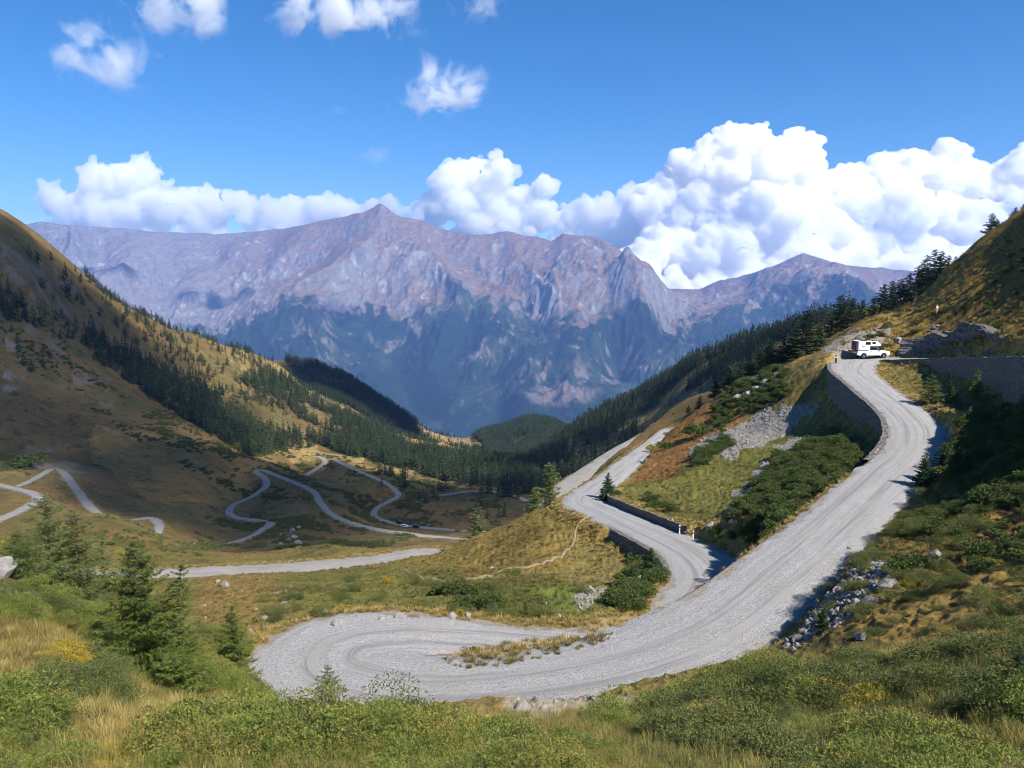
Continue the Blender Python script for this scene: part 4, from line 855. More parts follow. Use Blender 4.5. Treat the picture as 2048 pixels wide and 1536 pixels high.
for a in [(232,1404,26,'pale squarish boulder in the dry grass below the large larch',None,False,None,1.6,-.2),
 (472,1408,36,'pale split boulder in tall grass at the left corner of the gravel road'),(512,1392,30,'white stone on the lower left rim of the gravel hairpin'),
 (326,1438,10,'small white stone alone in the golden grass'),(0,1062,84,'pale cracked rock outcrop at the left edge of the photo',27,False,None,1.25,-.3),
 (843,1416,46,'flat pale slab at the near rim of the hairpin'),(848,1440,40,'rough pale rock just below the flat slab on the near rim'),(993,1446,28,'brown grey boulder below the gravel road'),
 (1045,1418,50,'large grey rock in the pale rock band below the road'),(1090,1424,44,'jagged rock in the middle of the pale rock band below the road'),(1125,1420,36,'rounded rock at the right end of the pale rock band'),
 (1188,1428,30,'pale rock standing alone right of the rock band'),(1260,1432,34,'pale broken rock at the upper edge of the green shrubs'),(960,1466,32,'white rock at the edge of the bottom shrubs'),
 (1398,1498,28,'white stone showing between bottom shrubs near an orange patch'),(1832,1472,54,'grey slab lying among the shrubs at the lower right'),(1725,1276,58,'rounded grey boulder above the green shrubs at the right',None,False,None,.55),
 (983,1138,24,'dark streaked boulder on the golden mound',None,False,None,.6),(905,1234,40,'long pale boulder on the grass beyond the hairpin',None,False,None,.4),(935,1236,30,'rock at the right end of the long pale boulder'),
 (800,1238,34,'white rock on the far rim of the hairpin, beside dry grass'),(765,1242,26,'low white rock on the far rim of the hairpin'),(675,1250,38,'flat white slab at the left of the far hairpin rim'),
 (655,1230,30,'grey rock in the turf above the flat white slab'),(1118,1234,20,'small white rock on the green turf under the mound'),(1090,1208,14,'small pale stone on the green turf'),(530,1238,20,'round white stone in the brown grass left of the hairpin'),
 (450,1172,30,'pale rock cluster stone in the brown grass by the asphalt road'),(500,1266,30,'pale rock at the far left corner of the gravel apron'),(1372,1068,22,'pale block at the roadside below the green slope'),
 (1340,1046,26,'flat white slab at the foot of the green slope'),(1420,1060,40,'long white slab between the green slope and the bushes'),(1465,1050,26,'white rock at the top of the bush hollow'),(1285,1120,16,'white stone on the stone bank below the short wall'),
 (1920,843,22,'pale boulder in the shaded pocket under the long wall'),(1900,848,14,'small pale boulder beside a larger one in the shaded pocket'),
 (1870,1120,56,'pale rock rib on the orange brown slope at the right'),(1960,1110,34,'pale rock on the upper orange brown slope'),(1780,1170,70,'white rock face beside the upper gravel road',None,False,None,.6),(1745,1205,60,'pale broken rock just above the road cutting',None,False,None,.6)]:
    rock_at(*a)
for px, py, w, lab in [(1800,668,44,'grey rock lip on top of the dark cliff behind the camper'),(1872,672,34,'pale grey slab on top of the dark cliff, right of the camper')]:
    rock_at(px, py, w, lab, 130, False, None, .7, .5)
def rock_face(sel, side, off0, hts, label, amp=.55, seed=3):
    """rough bedrock face cut along a road, leaning back into the hill"""
    P = road_up[sel]; n = len(P); tg = np.gradient(P[:, :2], axis=0); tg /= np.linalg.norm(tg, axis=1)[:, None]; nr = np.stack([-tg[:, 1], tg[:, 0]], 1)*side
    h = np.interp(np.arange(n)/(n-1), *hts)*(1+.25*fbm(np.arange(n)/9., np.zeros(n), 3, seed)); K = 34; rows = []
    s_ = np.arange(n)*.35
    for k in range(K):
        f = k/(K-1)
        if f < .75: g = f/.75; off = off0+g*.35*h; z = P[:, 2]-.4+g*(h+.4)
        else: g = (f-.75)/.25; off = off0+.35*h+g*3.5; z = P[:, 2]+h-g*g*1.3
        d = (ridged(s_/3.5+z*.25, z/1.6-s_*.12, 4, seed)-.5)*amp*2*min(1, (1-f)*3+.1)
        q = P[:, :2]+nr*(P[:, 3]+off-d)[:, None]; rows.append(np.column_stack([q, z+.25*d]))
    V = np.stack(rows, 1); me = mesh_np('cliff', V.reshape(-1, 3), grid_faces(K, n), dark_rock)
    return tag(link('cliff', me), label, 'cliff')
rock_face((z_ > -12.08) & (pxu > 1772) & (pxu < 1985) & (ii < len(z_)*.4), -1, .9, ([0, .12, .4, .7, 1], [1.6, 2.4, 3.0, 4.6, 3.2]), 'dark rock cliff cut behind and right of the parked camper', .9)
for k, (px, py, w, Y) in enumerate([(1640,1170,56,37),(1665,1195,60,35),(1690,1160,60,37.5),(1625,1235,60,33),(1600,1270,56,31.8),(1660,1100,46,42),(1700,1065,44,45),(1740,1040,40,47),(1585,1300,44,31),(1705,1215,50,33.5)]):
    lb = ['dark grey ledge in the road cutting','grey bedrock block in the road cutting','layered grey rock in the road cutting','shaded rock at the foot of the road cutting','low dark rock at the near end of the road cutting','slab high up in the road cutting','long slab near the top of the road cutting','uppermost slab of the road cutting','last dark rock beside the gravel at the near end','pale block above the cutting'][k]
    rock_at(px, py, w, lb, Y, k % 2 == 0, 'rocks of the road cutting', .75, 1.0, cat='rock')
for k in range(5): rock_at(1478+k*19, 772-k*6+random.uniform(-5, 5), 34, ['leftmost white block of the rock crest','second white block of the rock crest','middle white block of the rock crest','fourth white block of the rock crest','rightmost white block of the rock crest'][k], 128, False, 'white rock crest on the skyline bank', .8)
for k in range(9): rock_at(1100+random.uniform(-70, 90), 1418+random.uniform(-12, 22), random.uniform(14, 26), 'grey stone in the pale rock band below the road', None, False, 'stones of the rock band below the road')
for k in range(12): rock_at(430+random.uniform(-30, 200), 1205+random.uniform(-40, 50), random.uniform(8, 20), 'pale stone in the brown turf left of the hairpin', None, False, 'stones in the brown turf')
for k in range(10): rock_at(560+random.uniform(0, 40), 1062+random.uniform(-12, 30), random.uniform(12, 26), 'grey rock of the outcrops on the valley floor', None, False, 'rocks on the valley floor')

# ------------------------------------------------------------------ near trees
def make_tree(kind, h, r, seed):
    if kind == 'larch':  T, Cn = conifer(h, r, int(60+h*5), 80, .10, seed, low=.07, droop=.12, up=.38, shape=.72, gap=.18, trunk_r=.016, flat=.9, wd=.24); return tree_two('larch', T, Cn, bark, larch_m)
    if kind == 'spruce': T, Cn = conifer(h, r, int(66+h*5), 90, .11, seed, low=.03, droop=.18, up=.25, shape=.8, gap=.05, trunk_r=.016, flat=.7, wd=.28); return tree_two('spruce', T, Cn, bark, larch_dark)
    T, Cn = conifer(h, r, 76, 100, .21, seed, low=.07, droop=.15, up=.25, shape=.62, gap=.15, trunk_r=.018, flat=.8); return tree_two('pine', T, Cn, bark, pine_m)
PT = {'larch': [make_tree('larch', 3, .95, 800+k) for k in range(3)], 'spruce': [make_tree('spruce', 3, .85, 810+k) for k in range(3)], 'pine': [make_tree('pine', 8, 2.5, 820+k) for k in range(4)]}
PH = {'larch': 3., 'spruce': 3., 'pine': 8.}
def tree(kind, px, py, top, label, Y=None, wide=1.0, group=None, h=None):
    if Y is None: x, y, z = hit(px, py)
    else: x = float(tan_of(px, py)[0])*Y; y = Y; z = float(ground(x, y))
    if h is None: h = float(tan_of(px, top)[1])*y-z
    h = max(.5, h); a, b = random.choice(PT[kind]); s = h/PH[kind]
    e = bpy.data.objects.new(kind+'_tree', None); COL.objects.link(e); e.location = (x, y, z-.05*s); e.scale = (s*wide, s*wide, s); e.rotation_euler = (0, 0, random.uniform(0, 6.28)); e.empty_display_size = .2
    link('trunk', a, e); link('crown', b, e); return tag(e, label, 'tree', group)
# the large larch of the foreground, modelled on its own
def hero(px, py, top, Y, r, nb, per, leaf, seed, label, lean=0, mat=None, gap=.12, low=.05, shape=.62):
    x = float(tan_of(px, py)[0])*Y; z = float(ground(x, Y)); h = float(tan_of(px, top)[1])*Y-z
    T, Cn = conifer(h, r, nb, int(per*1.5), leaf*1.45, seed, low=low, droop=.18, up=.42, shape=shape, gap=gap, trunk_r=.017, lean=lean, flat=.85, wd=.17)
    a, b = tree_two('larch', T, Cn, bark, mat or larch_m); e = bpy.data.objects.new('larch_tree', None); COL.objects.link(e); e.location = (x, Y, z-.05)
    link('trunk', a, e); link('crown', b, e); return tag(e, label, 'tree')
hero(285,1352,1078,22,1.75,150,260,.060,901,'largest young larch, dark green with a thick trunk, left foreground',mat=larch_mid,gap=.22,shape=.7)
hero(345,1330,1122,22.5,.9,80,130,.055,902,'thin leaning larch stem just right of the largest larch',lean=.1,mat=larch_mid)
hero(350,1395,1310,19.5,1.15,60,150,.055,903,'low spreading larch sapling at the foot of the largest larch',mat=larch_mid,shape=.3)
hero(470,1330,1205,30,1.0,90,120,.06,904,'small bushy larch left of the gravel apron',mat=larch_mid)
hero(655,1430,1328,23,.85,60,90,.045,905,'small open larch sapling in front of the gravel hairpin',gap=.25,mat=larch_m,shape=.7)
hero(100,1175,985,30,1.9,110,150,.065,906,'tall sparse yellow green larch left of the largest one',gap=.3)
hero(165,1180,1015,31,1.6,100,140,.065,907,'second sparse larch between the tall sparse one and the largest one',gap=.3)
hero(40,1165,1060,28,1.7,80,160,.06,908,'bushy low larch at the left edge of the photo',gap=.2)
hero(215,1190,1060,36,1.0,60,80,.06,909,'slender pale larch behind the largest larch',gap=.35)
for k, p, q, t, Y, w, lb in [('larch',1098,1000,925,100,1.25,'tall sparse larch on the far edge of the golden mound'),('larch',1070,1012,972,98,1.3,'small larch beside the tall sparse one on the mound edge'),
 ('larch',957,1058,1012,94,1.2,'lone little larch on the skyline of the golden mound'),('spruce',1216,990,945,88.5,1.3,'bright green young spruce at the tip of the green slope'),('larch',1260,925,895,150,1.0,'small larch on the bank between gravel and asphalt roads'),
 ('larch',1185,955,925,160,1.2,'small tree beside the asphalt road'),('spruce',1205,1000,975,87,1.4,'bushy spruce sapling below the bright green young spruce'),
 ('spruce',1300,1150,1095,58,1.6,'young green spruce under the short stone wall'),('spruce',1265,1165,1130,57,1.5,'smaller spruce left of the one under the short wall'),
 ('larch',1560,1060,1015,54,1.2,'thin larch in the bush hollow beside the upper road'),('spruce',1530,1080,1040,54,1.3,'small spruce in the bush hollow'),
 ('spruce',1645,1262,1202,30.5,.9,'tiny bright sapling on the rocks near the road cutting'),('larch',1955,1225,1165,26,1.3,'feathery green sapling on the orange brown slope'),
 ('larch',1932,905,812,66,1.2,'tall pale spruce in the shaded pocket under the long wall'),('larch',1990,915,822,64,1.1,'second pale spruce in the shaded pocket'),('spruce',1965,940,880,60,1.5,'dense green spruce below the two pale ones'),
 ('larch',2040,880,788,60,1.2,'tall pale spruce at the right edge of the photo'),('spruce',1885,950,885,56,1.5,'dark young spruce at the right of the S-bend'),('spruce',1850,955,905,55,1.3,'small spruce leaning over the road edge at the S-bend'),('spruce',1930,985,905,52,1.7,'broad dark spruce on the shaded slope right of the S-bend'),
 ('spruce',2010,985,900,50,1.5,'dark spruce on the shaded slope near the right edge'),('larch',1865,790,748,82,1.8,'light green bush like larch against the long wall'),('larch',1955,795,738,76,1.2,'light green larch at the middle of the long wall'),('spruce',1900,800,762,80,1.4,'small light larch between two others at the long wall'),
 ('spruce',2030,1440,1290,14,1.3,'out of focus larch boughs at the lower right corner')]:
    tree(k, p, q, t, lb, Y, w)
NP = [(1612,715,628,135,1.1),(1590,720,668,140,1.2),(1565,735,682,138,1.0),(1640,700,655,150,1.2),(1680,668,600,160,1.15),(1702,668,606,168,1.0),(1660,680,640,172,1.1),(1722,655,610,178,1.0),(1745,650,605,170,1.1),(1765,640,578,172,1.1),(1783,632,572,178,1.0),(1800,625,568,180,1.1),(1815,622,556,172,1.0),
 (1832,612,540,176,1.0),(1850,604,520,176,.9),(1865,598,508,180,.9),(1880,588,512,184,.9),(1893,578,520,186,1.0),(1908,565,522,184,1.1),(1840,622,580,168,1.2),(1790,642,600,166,1.3),(1868,590,560,170,1.2),(1980,478,436,170,1.1),(1992,470,448,172,1.2),(2030,438,424,170,1.4),(2046,430,418,172,1.4),
 (1540,748,688,140,1.0),(1500,790,715,144,1.1),(1478,800,735,148,1.0),(1455,815,742,150,1.1),(1520,770,705,150,1.0),(1430,840,770,152,1.2),(1400,850,800,156,1.1),(1375,870,820,170,1.1),(1345,885,835,180,1.1),(1325,900,850,190,1.1),(1310,905,868,180,1.2),(1560,760,712,146,1.0),(1440,830,790,146,1.3),(1290,915,880,190,1.1),(1270,930,890,205,1.1)]
for n, (p, q, t, Y, w) in enumerate(NP):
    if p > 1960: lb = ['lone dark pine on the upper right skyline', 'small pine right behind the lone skyline pine', 'low pine near the top right skyline', 'last low pine at the right edge of the skyline'][[1980,1992,2030,2046].index(p)]; g = None
    elif p > 1630: lb = 'dark pine in the row along the ridge behind the camper'; g = 'pines along the ridge behind the camper'
    else: lb = 'dark pine behind the crest of the bank left of the camper'; g = 'pines behind the crest of the left bank'
    if p == 1612: lb = 'blackish tall pine standing apart left of the camper'; g = None
    tree('pine', p, q, t-10, lb, Y, w*1.25, g)
def bush(px, py, w, me, label, name='bush', Y=None, tall=1.0):
    if Y is None: x, y, z = hit(px, py)
    else: x = float(tan_of(px, py)[0])*Y; y = Y; z = float(ground(x, y))
    r = w*y/FPX/2; o = link(name, me, loc=(x, y, z-.05)); o.scale = (r/.62, r/.62, r/.62*tall); o.rotation_euler = (0, 0, random.uniform(0, 6)); return tag(o, label, 'bush')
bush(118,1358,70,ye_me[0],'bright yellow autumn bush left of the largest larch',Y=17.5)
bush(160,1345,50,ye_me[1],'small bright yellow bush touching the larger yellow one',Y=18.5)
bush(1303,898,46,ye_me[0],'yellow larch bush at the left end of the orange slope',Y=133,tall=1.3)
bush(20,1030,70,ye_me[1],'yellow orange shrub behind the pale rock at the left edge',Y=120)
bush(935,1310,46,hl_me[0],'low green bush on the tip of the island between the gravel lanes',Y=37.5,tall=.5)
bush(975,1396,34,sh_me[1],'small green bush on the near rim of the gravel road',Y=29.5)
bush(60,940,62,hl_me[1],'dark rounded bush above the hairpin at the far left',Y=385)
bush(1330,912,34,hl_me[1],'dark bush growing on the orange slope',Y=118)
bush(1400,862,60,hl_me[0],'olive green bush at the top of the scree',Y=118)
bush(1235,1300-20,30,hl_me[2],'low green bush between the gravel lanes on the right',Y=39.5,tall=.5)
# rust brown bush beside the large larch
rust_m = leafmat('rust_leaves', [(.16,.07,.03), (.24,.10,.05), (.35,.18,.09)], scale=1.2); rust = shrub_mesh('rust_shrub', [rust_m, twigm], .62, .6, 1500, .024, 460)
bush(178,1330,62,rust,'rust brown shrub behind the yellow bushes',Y=20)

# ------------------------------------------------------------------ marker posts
wht = plain('white_paint', (.80,.80,.78), .5); blk = plain('black_paint', (.02,.02,.022), .5); refl = plain('reflector', (.75,.10,.06), .3)
def box_me(name, parts, mat):
    bm = bmesh.new()
    for (x0, x1, y0, y1, z0, z1) in parts:
        vs = [bm.verts.new(p) for p in ((x0,y0,z0),(x1,y0,z0),(x1,y1,z0),(x0,y1,z0),(x0,y0,z1),(x1,y0,z1),(x1,y1,z1),(x0,y1,z1))]
        for f in ((0,3,2,1),(4,5,6,7),(0,1,5,4),(1,2,6,5),(2,3,7,6),(3,0,4,7)): bm.faces.new([vs[i] for i in f])
    bmesh.ops.bevel(bm, geom=bm.edges[:], offset=.008, segments=1, affect='EDGES')
    me = bpy.data.meshes.new(name); bm.to_mesh(me); bm.free(); me.materials.append(mat); return me
def post(px, py, label, Y=None, h=1.0, dark=False, r=.06, z=None):
    if Y is None: x, y, zz = hit(px, py)
    else: x = float(tan_of(px, py)[0])*Y; y = Y; zz = float(ground(x, y))
    e = bpy.data.objects.new('marker_post', None); COL.objects.link(e); e.location = (x, y, zz)
    link('shaft', box_me('shaft', [(-r, r, -r*.7, r*.7, -.3, h*.70)], blk if dark else wht), e)
    link('band', box_me('band', [(-r*1.02, r*1.02, -r*.75, r*.75, h*.70, h*.84)], wht if dark else blk), e)
    link('cap', box_me('cap', [(-r, r, -r*.7, r*.7, h*.84, h)], blk if dark else wht), e)
    return tag(e, label, 'post', 'roadside marker posts')
post(1672, 718, 'black and white marker post at the outer edge of the truck bend', 114, 1.25, True, .10)
post(1359, 1070, 'white marker post at the foot of the green slope, further one', 68.5, .9)
post(1386, 1078, 'white marker post at the foot of the green slope, nearer one', 66.5, .8)
post(543, 1150, 'small white marker post on the near verge of the asphalt road', 86.5, .8)
post(695, 1137, 'thin marker post halfway along the asphalt straight', 88.5, .8, True, .05)
post(808, 1124, 'marker post where the asphalt road goes behind the mound', 91, .8, True, .05)

# ------------------------------------------------------------------ vehicles
glass = plain('dark_glass', (.015,.018,.022), .08, .6); tyre = plain('rubber', (.02,.02,.02), .85); rimm = plain('alloy', (.30,.30,.31), .35, .5, .7)
chrome = plain('lamp_lens', (.75,.77,.80), .15, .6); redm = plain('red_plastic', (.55,.03,.04), .4); greym = plain('dark_plastic', (.045,.045,.05), .6)
car_white = plain('white_car_paint', (.80,.81,.82), .3, .5, 0, .5); car_black = plain('black_car_paint', (.018,.02,.025), .25, .5, 0, .6); taill = plain('tail_lamp', (.45,.02,.02), .3)
camp_white = plain('camper_shell', (.82,.82,.80), .45, .4); alu = plain('aluminium_tray', (.16,.165,.15), .5, .4, .3)
def prism(prof, y0, y1, inset=0.0, bev=.04, top_in=0.0, zsplit=None):
    """side profile (x,z) extruded across y; upper points pulled in by top_in"""
    bm = bmesh.new(); A = []; B = []
    for x, z in prof:
        k = top_in if (zsplit is not None and z > zsplit) else 0
        A.append(bm.verts.new((x, y0+k, z))); B.append(bm.verts.new((x, y1-k, z)))
    bm.faces.new(A[::-1]); bm.faces.new(B); n = len(prof)
    for i in range(n): bm.faces.new([A[i], A[(i+1) % n], B[(i+1) % n], B[i]])
    bmesh.ops.recalc_face_normals(bm, faces=bm.faces[:])
    if bev: bmesh.ops.bevel(bm, geom=bm.edges[:], offset=bev, segments=2, affect='EDGES', clamp_overlap=True)
    return bm
def bm_obj(name, bm, mat, parent, smooth=False):
    me = bpy.data.meshes.new(name); bm.to_mesh(me); bm.free(); me.materials.append(mat)
    if smooth: me.polygons.foreach_set('use_smooth', [True]*len(me.polygons))
    return link(name, me, parent)
def cyl(r, y0, y1, seg=24, rin=None):
    bm = bmesh.new(); bmesh.ops.create_cone(bm, cap_ends=True, segments=seg, radius1=r, radius2=r, depth=y1-y0)
    bmesh.ops.rotate(bm, verts=bm.verts, cent=(0,0,0), matrix=Matrix.Rotation(math.pi/2, 3, 'X')); bmesh.ops.translate(bm, verts=bm.verts, vec=(0, (y0+y1)/2, 0))
    bmesh.ops.bevel(bm, geom=[e for e in bm.edges if abs(e.verts[0].co.y-e.verts[1].co.y) < 1e-4], offset=.03, segments=2, affect='EDGES'); return bm
def add_wheel(root, x, y, r, side):
    w = bm_obj('wheel', cyl(r*.60, y-.04 if side > 0 else y-.12, y+.12 if side > 0 else y+.04, 16), greym, root)
    bm = cyl(r, y-.12, y+.12); t_ = bm_obj('tyre', bm, tyre, w)
    bm = bmesh.new()
    yo = y+side*.13
    for k in range(6):
        a = k/6*6.283; c_, s_ = math.cos(a), math.sin(a); n_ = (-s_*.04, c_*.04)
        v = [bm.verts.new(p) for p in ((n_[0], yo, n_[1]), (c_*r*.6+n_[0], yo, s_*r*.6+n_[1]), (c_*r*.6-n_[0], yo, s_*r*.6-n_[1]), (-n_[0], yo, -n_[1]))]; bm.faces.new(v)
    g = bmesh.ops.extrude_face_region(bm, geom=bm.faces[:]); bmesh.ops.translate(bm, verts=[q for q in g['geom'] if isinstance(q, bmesh.types.BMVert)], vec=(0, -side*.02, 0)); bmesh.ops.recalc_face_normals(bm, faces=bm.faces[:])
    ri = bm_obj('rim', bm, rimm, w)
    for o in (w, t_, ri):
        pass
    for o in (w, t_, ri):
        o.data.transform(Matrix.Translation((x, 0, r)))
    return w
def arch(cx, r, n=7, z=0.42): return [(cx-r*math.cos(math.pi*k/(n-1)), z+math.sin(math.pi*k/(n-1))*(r+.40-z)) for k in range(n)]
def pickup(loc, yaw):
    e = bpy.data.objects.new('pickup_camper', None); COL.objects.link(e); e.location = loc; e.rotation_euler = (0, 0, yaw)
    rear, front = -2.05, 1.18
    prof = [(-2.70,.55)]+arch(-1.62,.46)+arch(1.60,.46)+[(2.45,.45),(2.62,.62),(2.60,.98),(2.45,1.12),(1.35,1.24),(.95,1.27),(.28,1.80),(-.62,1.84),(-.85,1.25),(-2.68,1.22)]
    bm_obj('body', prism(prof, -.92, .92, bev=.05, top_in=.16, zsplit=1.3), car_white, e)
    for s in (-1, 1):
        w = prism([(-.70,1.32),(.80,1.32),(.30,1.72),(-.58,1.75)], s*.885-.02, s*.885+.02, bev=0); 
        for v in w.verts: v.co.y = s*(.935-.13*(v.co.z-1.3)/.5)+(.012 if v.co.y*s > .885 else -.012)*s
        bm_obj('side_window', w, glass, e)
        d = bm_obj('door', prism([(-.62,.60),(.86,.60),(.95,1.24),(-.70,1.26)], min(s*.92,s*.935), max(s*.92,s*.935), bev=.006), car_white, e)
        bm_obj('handle', prism([(-.55,1.06),(-.35,1.06),(-.35,1.11),(-.55,1.11)], min(s*.94,s*.97), max(s*.94,s*.97), bev=.005), greym, d)
        bm_obj('mirror', prism([(.72,1.25),(.90,1.25),(.88,1.47),(.74,1.47)], min(s*.95,s*1.16), max(s*.95,s*1.16), bev=.03), greym, e)
        bm_obj('headlight', prism([(2.30,.90),(2.60,.88),(2.58,1.04),(2.35,1.08)], min(s*.60,s*.90), max(s*.60,s*.90), bev=.02), chrome, e)
        bm_obj('tail_light', prism([(-2.73,.85),(-2.66,.85),(-2.66,1.18),(-2.73,1.18)], min(s*.75,s*.93), max(s*.75,s*.93), bev=.01), taill, e)
        for x in (-1.62, 1.60): add_wheel(e, x, s*.82, .40, s)
        bm_obj('side_step', prism([(-.95,.42),(.98,.42),(.98,.50),(-.95,.50)], min(s*.88,s*1.02), max(s*.88,s*1.02), bev=.02), greym, e)
    bm_obj('windscreen', prism([(.90,1.29),(.97,1.32),(.34,1.79),(.27,1.77)], -.72, .72, bev=.01), glass, e)
    bm_obj('front_bumper', prism([(2.40,.42),(2.70,.48),(2.70,.70),(2.45,.72)], -.90, .90, bev=.04), greym, e)
    bm_obj('rear_bumper', prism([(-2.86,.55),(-2.66,.52),(-2.66,.78),(-2.86,.76)], -.88, .88, bev=.03), greym, e)
    cb = bm_obj('camper_box', prism([(-2.62,1.27),(-.72,1.27),(-.72,1.90),(.92,1.90),(1.05,2.12),(.48,2.66),(-2.62,2.70)], -1.0, 1.0, bev=.05), camp_white, e)
    bm_obj('roof_rail', prism([(-2.5,2.71),(.3,2.69),(.3,2.76),(-2.5,2.78)], -.8, -.72, bev=.01), greym, cb)
    bm_obj('roof_hatch', prism([(-1.6,2.71),(-.9,2.70),(-.9,2.79),(-1.6,2.80)], -.35, .35, bev=.02), greym, cb)
    for s in (-1, 1):
        for (a, b, c_, d_) in ((-1.45,-.72,2.18,2.52),(-.38,.08,2.30,2.52)):
            f = bm_obj('window', prism([(a-.04,c_-.04),(b+.04,c_-.04),(b+.04,d_+.04),(a-.04,d_+.04)], min(s*1.0,s*1.012), max(s*1.0,s*1.012), bev=.004), greym, e)
            bm_obj('pane', prism([(a,c_),(b,c_),(b,d_),(a,d_)], min(s*1.013,s*1.022), max(s*1.013,s*1.022), bev=.004), glass, f)
        for k in range(7):      # small dark lettering smudge of the side badge
            pass
        bd = bm_obj('side_badge', box_letters(s), greym, e)
        bm_obj('filler_cap', prism([(-2.42,1.36),(-2.30,1.36),(-2.30,1.46),(-2.42,1.46)], min(s*1.0,s*1.015), max(s*1.0,s*1.015), bev=.004), greym, cb)
    bm_obj('rear_door', prism([(-2.66,1.30),(-2.62,1.30),(-2.62,2.60),(-2.66,2.60)], -.95, .95, bev=.005), greym, e)
    op = bm_obj('open_rear_frame', prism([(-2.95,1.30),(-2.67,1.30),(-2.67,2.62),(-2.95,2.58)], -.98, -.93, bev=.01), greym, e)
    bm_obj('tailgate', prism([(-3.25,1.02),(-2.72,1.02),(-2.72,1.22),(-3.25,1.24)], -.80, .80, bev=.02), alu, e)
    jc = bm_obj('red_bag', prism([(-3.18,1.26),(-2.90,1.26),(-2.88,1.62),(-3.02,1.78),(-3.15,1.60)], -.72, -.32, bev=.06), redm, e)
    return tag(e, 'white pickup carrying a white camper cabin, parked on the top bend', 'camper')
def box_letters(s):
    bm = bmesh.new(); x = -2.05
    for k, wd in enumerate((.06,.05,.06,.04,.06,.05)):
        z0 = 1.86; y = s*1.004
        v = [bm.verts.new(p) for p in ((x,y,z0),(x+wd,y,z0),(x+wd+.02,y,z0+.10),(x+.02,y,z0+.10))]; bm.faces.new(v); x += wd+.03
    g = bmesh.ops.extrude_face_region(bm, geom=bm.faces[:]); bmesh.ops.translate(bm, verts=[q for q in g['geom'] if isinstance(q, bmesh.types.BMVert)], vec=(0, s*.008, 0)); bmesh.ops.recalc_face_normals(bm, faces=bm.faces[:])
    return bm
def surface_z(x, y):
    P = np.vstack([road_up]+road_v+[road_as]); d = np.hypot(P[:, 0]-x, P[:, 1]-y); k = d.argmin(); return float(P[k, 2]) if d[k] < P[k, 3]+.4 else float(ground(x, y))
tx_, _ = tan_of(1741, 716); Yt = 119.0
pickup((float(tx_)*Yt, Yt, surface_z(float(tx_)*Yt, Yt)+.05), math.radians(5))
def small_car(px, py, Y, yaw, paint, label, van=False):
    x = float(tan_of(px, py)[0])*Y; z = surface_z(x, Y)+.12
    e = bpy.data.objects.new('parked_car', None); COL.objects.link(e); e.location = (x, Y, z); e.rotation_euler = (0, 0, yaw)
    H = 1.75 if van else 1.5
    prof = [(-2.2,.45)]+arch(-1.35,.38)+arch(1.35,.38)+[(2.15,.40),(2.2,.75),(1.25,.98),(.6,H-.02),(-1.7,H),(-2.15,1.0)]
    bm_obj('body', prism(prof, -.88, .88, bev=.05, top_in=.16, zsplit=1.05), paint, e)
    for s in (-1, 1):
        w = prism([(-1.75,1.02),(1.05,1.00),(.52,H-.12),(-1.55,H-.10)], s*.86-.02, s*.86+.02, bev=0)
        for v in w.verts: v.co.y = s*(.905-.15*(v.co.z-1.0)/.5)+(.01 if v.co.y*s > .86 else -.01)*s
        bm_obj('side_window', w, glass, e)
        bm_obj('headlight', prism([(2.0,.66),(2.19,.62),(2.18,.78),(2.05,.80)], min(s*.5,s*.82), max(s*.5,s*.82), bev=.02), chrome, e)
        for x_ in (-1.35, 1.35): add_wheel(e, x_, s*.80, .34, s)
    bm_obj('windscreen', prism([(1.19,1.02),(1.27,1.02),(.64,H-.08),(.57,H-.08)], -.70, .70, bev=.01), glass, e)
    return tag(e, label, 'car', 'cars on the valley road')
small_car(801, 1050, 443, math.radians(-20), car_black, 'black car highest up on the valley road', True)
small_car(808, 1055, 436, math.radians(-14), car_white, 'white car just below the highest black car on the valley road')
small_car(833, 1054, 434, math.radians(-14), car_black, 'black car trailing right of the white one on the valley road', True)
